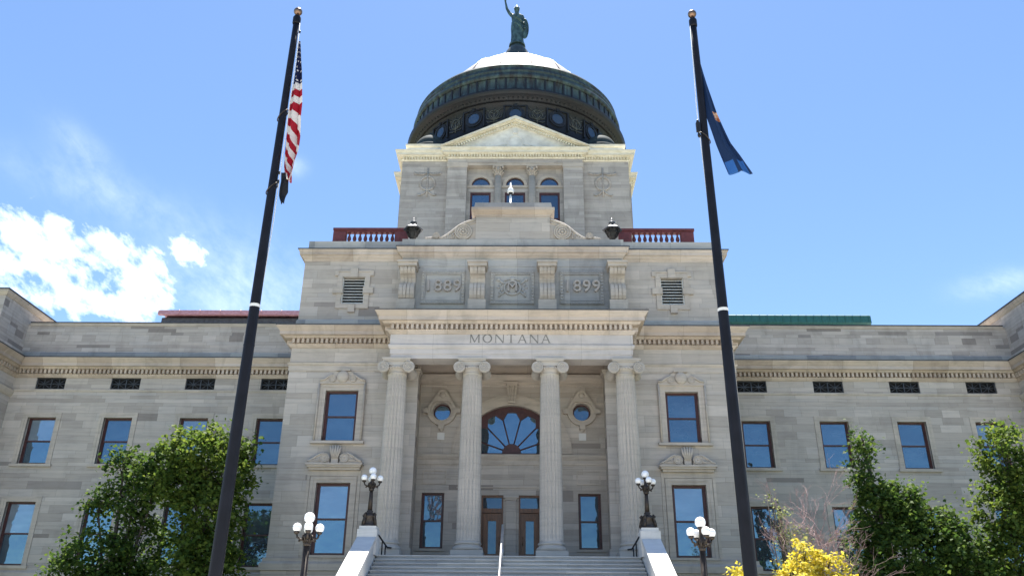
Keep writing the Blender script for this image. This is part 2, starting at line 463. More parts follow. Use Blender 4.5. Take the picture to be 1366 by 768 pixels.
# ================================================================ the setting
def ground():
    n = 48; mb = MB()
    size = 700
    mb.add([(-size, -size, -.004), (size, -size, -.004), (size, size, -.004), (-size, size, -.004)], [(0,1,2,3)])
    m, nt, b = new_mat('mown_grass'); g = G(nt); p, xyz = g.pos()
    a = g.noise(p, .25, 6, .6); c = g.noise(p, 22, 3, .7)
    nt.links.new(g.mix(.5, g.ramp(a, [(.3, (.075,.095,.035)), (.7, (.115,.135,.055))]), g.ramp(c, [(.3, (.5,.5,.5)), (.7, (1.3,1.3,1.2))]), 'MULTIPLY'), b.inputs['Base Color'])
    b.inputs['Roughness'].default_value = .9
    nt.links.new(g.bump(c, .6, .05), b.inputs['Normal'])
    tag(mb.build('lawn', m), kind='structure')
    mb = MB(); mb.box(-38, 38, -40, 21.2, -.2, .02)  # unseen paving, widened into a forecourt to bounce sunlight onto the facade
    tag(mb.build('bounce_forecourt', M_conc), kind='structure')
ground()

# ================================================================ the capitol
CAP = thing('statehouse', 'grey stone domed statehouse with columned entrance portico and long side wings', 'building')
YW, YP, YB, YE = 38.4, 34.0, 36.0, 34.3          # wing wall, pavilion wall, loggia back wall, attic wall
XP = 9.64; XE = 24.35
WX = (11.52, 15.2, 18.85, 22.52)

# ---- windows -----------------------------------------------------------
def window(cx, z0, z1, w, Y, rec=.17, fr=.085, meet=.5, pane=None, surround=None, sill=None, head=None):
    x0, x1 = cx-w/2, cx+w/2
    f = MB(); y0, y1 = Y+rec, Y+rec+.10
    f.box(x0, x0+fr, y0, y1, z0, z1); f.box(x1-fr, x1, y0, y1, z0, z1)
    f.box(x0+fr, x1-fr, y0, y1, z1-fr, z1); f.box(x0+fr, x1-fr, y0, y1, z0, z0+fr*1.1)
    zm = z0+(z1-z0)*meet
    if meet: f.box(x0+fr, x1-fr, y0+.02, y1, zm-.035, zm+.035)
    s_ = .035                                     # inner sash line
    for a, b in (((z0+fr*1.1, zm-.035), (zm+.035, z1-fr)) if meet else ((z0+fr*1.1, z1-fr),)):
        f.box(x0+fr, x0+fr+s_, y0+.03, y1, a, b); f.box(x1-fr-s_, x1-fr, y0+.03, y1, a, b)
    win = f.build('window', M_maroon, CAP)
    # two lights, set in planes a hair apart as sliding sashes are
    p = MB(); a = random.uniform(-.007, .007)
    zs = [(z0+fr*1.1, zm, .075), (zm, z1-fr, .055)] if meet else [(z0+fr*1.1, z1-fr, .06)]
    for i, (za, zb, d) in enumerate(zs):
        t = random.uniform(-.011, .011)
        p.add([(x0+fr, Y+rec+d+t, za), (x1-fr, Y+rec+d-t, za), (x1-fr, Y+rec+d-t+a, zb), (x0+fr, Y+rec+d+t+a, zb)], [(0,1,2,3)], mi=0 if i == 0 or pane is None else 1)
    p.build('pane', [M_glass, pane or M_glass], win)
    if surround:
        sw, sp, top = surround
        m = MB()
        pr = [(0, 0), (sp*.6, .0), (sp*.6, sw*.45), (sp, sw*.5), (sp, sw), (0, sw)]   # stepped architrave
        def bar(poly): m.prism(poly, 0, 1, lambda u, v, d: (u, v, d))
        for (a0, a1, pr_) in ((0, sw*.55, sp*.6), (sw*.5, sw, sp)):
            m.box(x0-a1, x0-a0, Y-pr_, Y+.05, z0-.001, z1+a1); m.box(x1+a0, x1+a1, Y-pr_, Y+.05, z0-.001, z1+a1)
            m.box(x0-a0, x1+a0, Y-pr_, Y+.05, z1+a0, z1+a1)
        m.build('surround', M_trim, win)
    if sill:
        so_, sp, sh = sill
        MB().box(x0-so_, x1+so_, Y-sp, Y+.30, z0-sh, z0).build('sill', M_trim, win)
    return win

# ---- wings -------------------------------------------------------------
for s in (-1, 1):
    a, b = sorted((s*XP, s*XE))
    holes = []
    for x in WX:
        holes += [rect(s*x-.68, s*x+.68, 9.80, 12.03), rect(s*x-.68, s*x+.68, 5.28, 8.07), rect(s*x-.72, s*x+.72, 13.44, 14.0)]
    w = MB(); w.wall([(a, 0), (b, 0), (b, 14.2), (a, 14.2)], holes, front(YW), .27)
    w.build('wing_wall', M_wing, CAP)
    # roof storey behind the cornice
    MB().box(a-.2 if s < 0 else a+.05, b-.05 if s < 0 else b+.2, YW+.2, 56, 14.3, 16.92).build('parapet_wall', M_attic, CAP)
    k = MB(); k.sweep([(a, YW+.2), (b, YW+.2)], [(-.3, 16.80), (.03, 16.80), (.06, 16.86), (.06, 16.94), (-.3, 16.94)]); k.build('coping', M_trim, CAP)
    k = MB(); k.sweep([(a, YW+.2), (b, YW+.2)], [(-.35, 16.942), (.10, 16.942), (.10, 16.985), (-.35, 16.985)]); k.build('flashing', M_flash, CAP)
    k = MB(); k.sweep([(a, YW+.2), (b, YW+.2)], [(-.1, 14.85), (.07, 14.85), (.07, 15.32), (.0, 15.40), (-.1, 15.4)]); k.build('parapet_base', M_bluestone, CAP)
    # string courses under the vents and at the sill line
    k = MB(); k.sweep([(a, YW), (b, YW)], [(-.05, 13.30), (.03, 13.30), (.05, 13.36), (.05, 13.41), (-.05, 13.42)]); k.build('string_course', M_trim, CAP)
    k = MB(); k.sweep([(a, YW), (b, YW)], [(-.05, 4.7), (.14, 4.7), (.14, 4.98), (.06, 5.06), (-.05, 5.06)]); k.build('water_table', M_trim, CAP)
    for x in WX:
        window(s*x, 9.80, 12.03, 1.36, YW, surround=(.24, .035, 0), sill=(.30, .10, .13), pane=M_glassb if random.random() < .3 else None)
        window(s*x, 5.28, 8.07, 1.36, YW, surround=(.24, .035, 0), sill=(.30, .10, .13), pane=M_glassb if random.random() < .3 else None)
        v = MB(); x0, x1 = s*x-.72, s*x+.72; yb = YW+.07; r = .028
        v.box(x0, x1, yb, yb+.05, 13.44, 13.475); v.box(x0, x1, yb, yb+.05, 13.965, 14.0)
        for xx in (x0+.02, s*x, x1-.02): v.box(xx-.02, xx+.02, yb-.01, yb+.05, 13.475, 13.965)
        for c0, c1 in ((x0, s*x), (s*x, x1)):
            cm = (c0+c1)/2
            v.box(c0+.02, c1-.02, yb+.005, yb+.045, 13.705, 13.735); v.box(cm-.015, cm+.015, yb+.01, yb+.04, 13.475, 13.965)
            for q in (((c0+.02, 13.475), (c1-.02, 13.965)), ((c0+.02, 13.965), (c1-.02, 13.475))):
                v.tube([(q[0][0], yb+.025, q[0][1]), (q[1][0], yb+.025, q[1][1])], .019, 5)
        vent = v.build('vent_grille', M_steel if False else M_flash, CAP)
        MB().box(x0, x1, YW+.20, YW+.26, 13.44, 14.0).build('backing', M_dark, vent)

# ---- end blocks (only their inner returns are in the picture) ------------
for s in (-1, 1):
    X0 = s*XE
    w = MB(); xs = sorted((X0, s*40))
    w.box(xs[0], xs[1], 36.0, 56, 0, 14.3); w.build('end_block_wall', M_wing, CAP)
    x2 = sorted((s*24.48, s*40))
    MB().box(x2[0], x2[1], 36.3, 55.8, 14.3, 17.55).build('end_block_parapet', M_attic, CAP)
    k = MB(); p_ = [(s*24.48, 36.3), (s*24.48, 55.8)] if s < 0 else [(s*24.48, 55.8), (s*24.48, 36.3)]
    pth = ([(-40, 36.3), (-24.48, 36.3), (-24.48, 55)] if s < 0 else [(24.48, 55), (24.48, 36.3), (40, 36.3)])
    k.sweep(pth, [(-.3, 17.5), (.04, 17.5), (.16, 17.66), (.16, 17.74), (-.3, 17.74)]); k.build('coping', M_trim, CAP)
    k = MB(); k.sweep(pth, [(-.4, 17.742), (.2, 17.742), (.2, 17.80), (-.4, 17.80)]); k.build('flashing', M_flash, CAP)
    k = MB(); xr = sorted((s*26.2, s*40)); k.box(xr[0], xr[1], 36.9, 52, 17.7, 18.15); k.build('end_block_roof', M_flash, CAP)
    k = MB(); k.sweep([(-40, 36.0), (-XE, 36.0), (-XE, YW)] if s < 0 else [(XE, YW), (XE, 36.0), (40, 36.0)],
                      [(-.05, 13.05), (.05, 13.05), (.12, 13.18), (.16, 13.34), (.05, 13.42), (-.05, 13.42)]); k.build('string_course', M_trim, CAP)

# ---- central pavilion front wall ----------------------------------------
PX = 7.24                                        # window axis of the pavilion
holes = []
for s in (-1, 1):
    holes += [rect(s*PX-.70, s*PX+.70, 9.87, 12.08), rect(s*PX-.70, s*PX+.70, 5.33, 8.17)]
for s in (-1, 1):
    w = MB()
    a, b = sorted((s*4.12, s*XP))
    hs = [h for h in holes if h[0][0]*s > 0]
    w.wall([(a, 0), (b, 0), (b, 14.2), (a, 14.2)], hs, front(YP), .27)
    w.wall([(YP, 0), (YW, 0), (YW, 14.2), (YP, 14.2)], [], sideX(s*XP, s), reveal=False)
    # inner returns of the loggia
    w.wall([(YP, 4.9), (YB, 4.9), (YB, 14.2), (YP, 14.2)], [], sideX(s*4.12, -s), reveal=False)
    w.build('pavilion_wall', M_wall, CAP)
for s in (-1, 1):
    a, b = sorted((s*4.5, s*XP))
    k = MB()
    pth = [(-XP, YW), (-XP, YP), (-4.5, YP)] if s < 0 else [(4.5, YP), (XP, YP), (XP, YW)]
    k.sweep(pth, [(-.05, 4.75), (.19, 4.75), (.19, 5.0), (.10, 5.10), (.10, 5.22), (-.05, 5.25)]); k.build('water_table', M_trim, CAP)
    k = MB(); k.sweep(pth, [(-.05, 0), (.12, 0), (.12, 4.74), (-.05, 4.74)]); k.build('basement_wall', M_wall, CAP)
    k = MB(); k.sweep(pth, [(-.05, 12.95), (.03, 12.95), (.03, 13.2), (.07, 13.22), (.10, 13.30), (-.05, 13.32)]); k.build('string_course', M_trim, CAP)

def spiral_disc(mb, cx, cz, r, Y, d, rings=3, flip=1):
    mb.prism(circ(cx, cz, r, 28), Y-d, Y+.02, lambda u, v, q: (u, q, v))
    for i in range(rings):
        rr = r*(.92-.27*i)
        mb.tube([(cx+rr*cos(t), Y-d-.006, cz+rr*sin(t)) for t in [2*pi*k/26 for k in range(26)]], .028*r/.3, 6, closed=True)
    mb.ball((cx, Y-d-.005, cz), r*.2, 6)

def arc_pts(p0, p1, sag, n=12):
    (x0, z0), (x1, z1) = p0, p1
    return [(x0+(x1-x0)*t+0, z0+(z1-z0)*t-sag*4*t*(1-t)) for t in [i/n for i in range(n+1)]]

for s in (-1, 1):
    cx = s*PX
    # upper window with its eared surround and crest
    w2 = window(cx, 9.87, 12.08, 1.40, YP, fr=.09, sill=(.42, .20, .11), surround=(.27, .06, 0))
    o = MB()
    # shouldered crest: side ramps, scrolls, cartouche
    pts = [(cx-.97, 12.35), (cx-.97, 12.50)] + arc_pts((cx-.97, 12.50), (cx-.34, 12.90), .05) + [(cx+.34, 12.90)] + arc_pts((cx+.34, 12.90), (cx+.97, 12.50), .05) + [(cx+.97, 12.35)]
    o.prism(pts, YP-.10, YP+.02, lambda u, v, q: (u, q, v))
    for q in (-1, 1):
        spiral_disc(o, cx+q*.44, 12.58, .16, YP-.09, .05, 2)
        o.tube([(cx+q*.97, YP-.13, 12.50), (cx+q*.8, YP-.13, 12.53), (cx+q*.62, YP-.13, 12.66), (cx+q*.45, YP-.13, 12.76)], .045, 6)
        o.tube([(cx+q*.98, YP-.11, 12.36), (cx+q*.98, YP-.11, 9.9)], .04, 6)
    o.ball((cx, YP-.13, 12.66), .26, 10, (1, .5, 1.05)); o.ball((cx, YP-.20, 12.68), .14, 8, (1, .5, 1.2))
    o.box(cx-.30, cx+.30, YP-.19, YP, 12.92, 13.0)
    o.box(cx-.98, cx+.98, YP-.135, YP, 12.345, 12.40)
    o.build('crest', M_trim, w2)
    # panel between the floors, broken scroll pediment
    w1 = window(cx, 5.33, 8.17, 1.40, YP, fr=.10, sill=(.30, .14, .10), surround=(.25, .06, 0), pane=M_glassb)
    o = MB()
    o.box(cx-1.17, cx+1.17, YP-.36, YP, 8.84, 8.92); o.box(cx-1.11, cx+1.11, YP-.30, YP, 8.76, 8.84); o.box(cx-1.05, cx+1.05, YP-.20, YP, 8.66, 8.76)
    for q in (-1, 1):
        hump = [(cx+q*1.14, 8.92), (cx+q*1.10, 9.00)] + [(cx+q*(1.10-.62*t), 9.00+.30*sin(t*pi/2)**1.6) for t in [i/9 for i in range(1, 10)]] + [(cx+q*.26, 9.22), (cx+q*.2, 8.92)]
        o.prism(hump if q > 0 else hump[::-1], YP-.24, YP, lambda u, v, d: (u, d, v))
        spiral_disc(o, cx+q*.40, 9.13, .19, YP-.22, .07, 2)
        o.tube([(cx+q*(1.12-.66*t), YP-.25, 9.0+.33*sin(t*pi/2)**1.6) for t in [i/8 for i in range(9)]], .04, 6)
        for j in range(5): o.tube([(cx+q*.58, YP-.25, 9.0), (cx+q*(.62+.09*j), YP-.26, 9.17-.035*j)], .02, 5)
    for j in range(-2, 3):                       # fan of leaves
        a = j*.34
        o.tube([(cx+.04*j, YP-.22, 9.1), (cx+.13*sin(a)+.05*j, YP-.26, 9.42), (cx+.34*sin(a), YP-.24, 9.42+.26*cos(a))], [.035, .055, .035], 6)
    o.box(cx-.14, cx+.14, YP-.24, YP, 8.92, 9.2)
    o.build('scroll_pediment', M_trim, w1)
    # plain frieze and long jamb fillets
    o = MB(); o.box(cx-.98, cx+.98, YP-.05, YP+.01, 8.44, 8.66)
    for q in (-1, 1): o.box(min(cx+q*.98, cx+q*1.10), max(cx+q*.98, cx+q*1.10), YP-.035, YP+.01, 5.33, 8.66)
    o.build('jamb_fillet', M_trim, w1)

# ---- main cornice: one moulding running all round ------------------------
main_path = [(-40, 36.0), (-XE, 36.0), (-XE, YW), (-XP, YW), (-XP, YP), (-5.05, YP), (-5.05, 32.25), (5.05, 32.25), (5.05, YP), (XP, YP), (XP, YW), (XE, YW), (XE, 36.0), (40, 36.0)]
k = MB()
k.sweep(main_path, [(-.1, 14.00), (.04, 14.00), (.12, 14.10), (.14, 14.16), (.03, 14.165), (.03, 14.372), (.28, 14.38), (.33, 14.44), (.34, 14.47), (.47, 14.475), (.47, 14.64), (.50, 14.66), (.55, 14.74), (.62, 14.82), (.62, 14.86), (-.1, 14.88)])
k.dentils(main_path[1:-1], .02, .25, 14.17, 14.37, .205, .50)
CORN = k.build('cornice', M_tan, CAP)
k = MB(); k.sweep(main_path, [(-.3, 14.862), (.64, 14.862), (.65, 14.90), (-.3, 14.905)]); k.build('flashing', M_flash, CAP)

# ---- portico entablature --------------------------------------------------
ent = [(-5.05, YP), (-5.05, 32.25), (5.05, 32.25), (5.05, YP)]
k = MB(); k.sweep(ent, [(-.85, 13.40), (-.0, 13.585), (0, 14.02), (-.85, 14.02)]); fr_ = k.build('frieze', M_frieze, CAP)
k = MB(); k.sweep(ent, [(-.85, 12.95), (-.05, 12.95), (-.05, 13.14), (-.02, 13.145), (-.02, 13.36), (.02, 13.38), (.06, 13.47), (.06, 13.53), (.0, 13.58), (-.85, 13.58)]); k.build('architrave', M_frieze, CAP)
MB().box(-5.0, 5.0, 32.4, YE, 14.1, 14.84).build('portico_roof', M_roof, CAP)
k = MB(); k.box(-4.2, 4.2, 33.1, YB+.1, 13.52, 13.6)
for x in (-1.6, 1.6): k.box(x-.3, x+.3, 33.1, YB, 13.3, 13.52)
k.build('portico_ceiling', M_tan, CAP)

# inscription: roman capitals built from darker strokes laid on the frieze
def stroke(mb, x0, z0, x1, z1, t, Y):
    d = Vector((x1-x0, z1-z0)); n = Vector((-d.y, d.x)).normalized()*t/2
    mb.prism([(x0-n.x, z0-n.y), (x1-n.x, z1-n.y), (x1+n.x, z1+n.y), (x0+n.x, z0+n.y)], Y-.004, Y+.01, lambda u, v, d_: (u, d_, v))
def letters(text, cx, z, h, Y):
    adv = {'M': 1.22, 'O': 1.13, 'N': 1.10, 'T': .98, 'A': 1.05}
    tot = sum(adv[c]*h+.20*h for c in text)-.20*h
    x = cx-tot/2; mb = MB(); T, t = .135*h, .08*h
    for i, c in enumerate(text):
        w = adv[c]*h; e = .002*(i % 2)
        def ser(px, pz, L=.26): mb.prism(rect(px-L*h/2, px+L*h/2, pz-.02*h, pz+.02*h), Y-.0055, Y+.01, lambda u, v, d: (u, d, v))
        if c == 'M':
            a, b = x+.12*h, x+w-.12*h; m = x+w/2
            stroke(mb, a+.05*h, z, a+.05*h, z+h, t, Y-.0005); stroke(mb, b-.03*h, z, b-.03*h, z+h, T, Y-.001)
            stroke(mb, a+.05*h, z+h, m, z+.06*h, T, Y-.0015); stroke(mb, m, z+.06*h, b-.03*h, z+h, t, Y-.002)
            ser(a+.05*h, z+.02*h); ser(b-.03*h, z+.02*h); ser(a, z+h-.02*h, .2); ser(b, z+h-.02*h, .2)
        elif c == 'O':
            n = 32; cxo = x+w/2
            for k in range(n):
                a0, a1 = 2*pi*k/n, 2*pi*(k+1)/n
                th = lambda a: (T*abs(cos(a))+t*.8*abs(sin(a)))
                P = [(cxo+(.52*h-(1 if q else 0)*th(a))*cos(a), z+h/2+(.51*h-(1 if q else 0)*th(a))*sin(a)) for a, q in ((a0, 0), (a1, 0), (a1, 1), (a0, 1))]
                mb.prism(P, Y-.004, Y+.01, lambda u, v, d: (u, d, v))
        elif c == 'N':
            a, b = x+.14*h, x+w-.14*h
            stroke(mb, a, z, a, z+h, t, Y-.0005); stroke(mb, b, z, b, z+h, t, Y-.001); stroke(mb, a, z+h, b, z, T, Y-.0015)
            ser(a, z+.02*h); ser(a-.04*h, z+h-.02*h, .2); ser(b, z+h-.02*h)
        elif c == 'T':
            m = x+w/2
            stroke(mb, m, z, m, z+h, T, Y-.0005); stroke(mb, x+.06*h, z+h-.03*h, x+w-.06*h, z+h-.03*h, t, Y-.001)
            ser(m, z+.02*h, .34)
            for q in (x+.07*h, x+w-.07*h): stroke(mb, q, z+h, q, z+h*.84, t*.7, Y-.0015)
        elif c == 'A':
            m = x+w/2
            stroke(mb, x+.12*h, z, m, z+h, t, Y-.0005); stroke(mb, m-.02*h, z+h, x+w-.12*h, z, T, Y-.001); stroke(mb, x+.27*h, z+.34*h, x+w-.27*h, z+.34*h, t*.8, Y-.0015)
            ser(x+.11*h, z+.02*h, .24); ser(x+w-.11*h, z+.02*h, .3)
        x += w+.20*h
    return mb
letters('MONTANA', -.06, 13.63, .385, 32.248).build('inscription', M_letter, fr_)

# ---- columns --------------------------------------------------------------
def column(x, y):
    z0, zt = 4.95, 12.95
    fl = 20
    def flute(r, z, a):
        t = (a*fl/(2*pi)) % 1.0
        c = abs(t-.5)*2                           # 1 at the fillet
        return r-.042*(1-max(0, (c-.16)/.84)**2 if c < .98 else 0)*(1 if 5.78 < z+0 < 12.25 else 0)
    prof = []
    zb, ztop = 5.72, 12.33
    for i in range(17):
        t = i/16; prof.append((.462-.075*t**1.7, zb+(ztop-zb)*t))
    def flute2(r, z, a):
        t = (a*fl/(2*pi)) % 1.0
        d = 4*t*(1-t)
        endf = min(1, max(0, (z-zb-.03)/.12), max(0, (ztop-.03-z)/.12)) if zb < z < ztop else 0
        return r-.072*sqrt(max(0, d-.22)/.78)*endf if d > .22 else r
    prof = [prof[0], (prof[0][0], zb+.03), (prof[0][0], zb+.16)]+prof[1:-1]+[(prof[-1][0], ztop-.16), (prof[-1][0], ztop-.03), prof[-1]]
    m = MB(); m.lathe(prof, (x, y, 0), fl*8, True, mod=flute2)
    sh = m.build('column', M_col, CAP)
    m = MB(); m.box(x-.61, x+.61, y-.61, y+.61, z0, 5.36)
    tor = lambda r0, zc, h: [(r0+h*.5*cos(t), zc+h*.5*sin(t)) for t in [(-.5+i/8)*pi for i in range(9)]]
    m.lathe([(.50, 5.36)]+tor(.50, 5.45, .17)+[(.50, 5.545), (.475, 5.59)]+tor(.475, 5.64, .10)+[(.475, 5.70), (.462, 5.725)], (x, y, 0), 48)
    m.build('base', M_col, sh)
    c = MB()
    c.lathe([(.385, 12.30), (.41, 12.32), (.41, 12.36), (.39, 12.38), (.39, 12.44), (.46, 12.50), (.50, 12.58), (.48, 12.66)], (x, y, 0), 40)
    for i in range(24):                           # egg-and-dart
        a = 2*pi*i/24; c.ball((x+.49*cos(a), y+.49*sin(a), 12.56), .055, 4, (1, 1, 1.2))
    c.box(x-.50, x+.50, y-.48, y+.48, 12.64, 12.82)
    c.box(x-.56, x+.56, y-.54, y+.54, 12.82, 12.88); c.box(x-.60, x+.60, y-.57, y+.57, 12.88, 12.95)
    for q in (-1, 1):
        xx = x+q*.52
        prof2 = [(.24, -.54), (.235, -.44), (.17, -.22), (.14, 0), (.17, .22), (.235, .44), (.24, .54)]
        n = 24; vs = []; fs = []
        for r, yy in prof2:
            vs += [(xx+r*cos(2*pi*k/n), y+yy, 12.56+r*sin(2*pi*k/n)) for k in range(n)]
        for i in range(len(prof2)-1): fs += [(i*n+k, i*n+(k+1)%n, (i+1)*n+(k+1)%n, (i+1)*n+k) for k in range(n)]
        c.add(vs, fs, True)
        for sgn in (-1, 1):
            yy = y+sgn*.54
            c.prism(circ(xx, 12.56, .24, n), yy-.001, yy+.001, lambda u, v, d: (u, d, v))
            # spiral fillet
            tt = [i/40 for i in range(41)]
            c.tube([(xx-q*(.22-.17*t)*cos(2.4*2*pi*t+pi/2)*-1, yy+sgn*.012, 12.56+(.22-.17*t)*sin(2.4*2*pi*t+pi/2)) for t in tt], [.028-.014*t for t in tt], 6)
            c.ball((xx, yy, 12.56), .05, 5)
    c.build('capital', M_col, sh)
for x in (-4.72, -1.6, 1.6, 4.72): column(x, 32.72)

# antae beside the loggia
for s in (-1, 1):
    p = MB(); a, b = sorted((s*3.97, s*4.55))
    p.box(a, b, 33.72, YP+.3, 5.6, 12.62); p.box(a-.07, b+.07, 33.64, YP+.37, 5.3, 5.6); p.box(a-.12, b+.12, 33.58, YP+.42, 4.9, 5.3)
    pl = p.build('pilaster', M_wall, CAP)
    p = MB(); p.box(a-.03, b+.03, 33.69, YP+.33, 12.62, 12.68); p.box(a-.06, b+.06, 33.66, YP+.36, 12.76, 12.84); p.box(a-.12, b+.12, 33.60, YP+.42, 12.84, 12.95); p.box(a-.01, b+.01, 33.70, YP+.31, 12.68, 12.76)
    p.build('capital', M_trim, pl)

# ---- loggia back wall -----------------------------------------------------
AR, AZ = 2.19, 9.84
arch = [(-AR, AZ), (AR, AZ)]+circ(0, AZ, AR, 40, 0, pi, False)[1:-1]
hs = [arch, circ(-3.12, 11.72, .40), circ(3.12, 11.72, .40)]
for s in (-1, 1):
    hs.append(rect(s*3.36-.49, s*3.36+.49, 5.85, 8.16))
    hs.append(rect(s*.80-.47, s*.80+.47, 4.95, 8.07))
k = MB(); k.wall([(-4.12, 4.9), (4.12, 4.9), (4.12, 14.1), (-4.12, 14.1)], hs, front(YB), .32)
k.build('loggia_wall', M_wall, CAP)
k = MB()
k.sweep([(-4.12, YB), (4.12, YB)], [(0, 9.36), (.05, 9.36), (.05, 9.56), (.10, 9.62), (.16, 9.72), (.16, 9.80), (0, 9.83)]); k.build('ledge', M_trim, CAP)
k = MB()
k.sweep([(-4.12, YB), (4.12, YB)], [(0, 12.95), (.05, 12.97), (.05, 13.12), (.14, 13.20), (.22, 13.34), (.22, 13.42), (0, 13.5)]); k.build('loggia_cornice', M_trim, CAP)
for xa, xb in ((-4.12, -1.35), (1.35, 4.12)):
    k = MB(); k.sweep([(xa, YB), (xb, YB)], [(0, 5.6), (.05, 5.6), (.05, 5.70), (0, 5.73)]); k.build('dado_moulding', M_trim, CAP)
MB().box(-2.35, 2.35, YB-.04, YB+.01, 8.36, 8.42).build('belt_moulding', M_trim, CAP)
# stone archivolt with key block
k = MB()
def ring(mb, cx, cz, r0, r1, y0, y1, a0=0, a1=2*pi, n=48):
    full = abs(a1-a0-2*pi) < 1e-6
    m = n if full else n+1
    vs = []
    for i in range(m):
        a = a0+(a1-a0)*i/n
        for r, y in ((r0, y0), (r1, y0), (r1, y1), (r0, y1)): vs.append((cx+r*cos(a), y, cz+r*sin(a)))
    fs = []
    for i in range(n):
        j = (i+1) % m
        fs += [(i*4+q, j*4+q, j*4+(q+1) % 4, i*4+(q+1) % 4) for q in range(4)]
    if not full: fs += [(0,1,2,3), tuple((m-1)*4+q for q in (3,2,1,0))]
    mb.add(vs, fs)
ring(k, 0, AZ, AR+.01, 2.58, YB-.05, YB+.02, 0, pi); ring(k, 0, AZ, 2.58, 2.66, YB-.08, YB+.02, 0, pi)
k.build('archivolt', M_trim, CAP)
k = MB(); k.prism([(-.17, 12.10), (.17, 12.10), (.24, 12.98), (-.24, 12.98)], YB-.20, YB+.05, lambda u, v, d: (u, d, v))
k.prism([(-.28, 12.98), (.28, 12.98), (.28, 13.07), (-.28, 13.07)], YB-.24, YB+.05, lambda u, v, d: (u, d, v))
for x in (-.09, 0, .09): k.tube([(x, YB-.21, 12.2), (x*1.3, YB-.21, 12.9)], .03, 6)
k.build('keystone', M_trim, CAP)
# fan window
f = MB(); Yf = YB+.20
ring(f, 0, AZ, 1.92, AR, Yf, Yf+.12, 0, pi)
f.box(-AR, AR, Yf, Yf+.12, AZ-.01, AZ+.09)
f.prism(circ(0, AZ+.08, .42, 20, 0, pi, False), Yf-.02, Yf+.10, lambda u, v, d: (u, d, v))
for a in (22, 48, 76, 104, 132, 158):
    t = R(a)
    f.tube([(.40*cos(t), Yf+.05, AZ+.08+.40*sin(t)), (1.95*cos(t), Yf+.05, AZ+.08*(1-.9)+1.95*sin(t))], .034, 6)
    # leaded petals: the timber thickens where each bar meets the rim
    f.prism([(1.97*cos(t-.16), AZ+1.97*sin(t-.16)), (1.97*cos(t), AZ+2.0*sin(t)), (1.97*cos(t+.16), AZ+1.97*sin(t+.16)), (1.78*cos(t+.09), AZ+1.78*sin(t+.09)), (1.60*cos(t), AZ+1.60*sin(t)), (1.78*cos(t-.09), AZ+1.78*sin(t-.09))], Yf+.01, Yf+.09, lambda u, v, d: (u, d, v))
f.box(-AR, -1.02, Yf+.02, Yf+.07, AZ+.09, AZ+1.52) if False else None
fan = f.build('fan_window', M_maroon, CAP)
p = MB(); p.prism([(-2.0, AZ+.05), (2.0, AZ+.05)]+circ(0, AZ, 2.05, 36, .03, pi-.03, False), Yf+.065, Yf+.075, lambda u, v, d: (u, d, v)); p.build('pane', M_glass, fan)
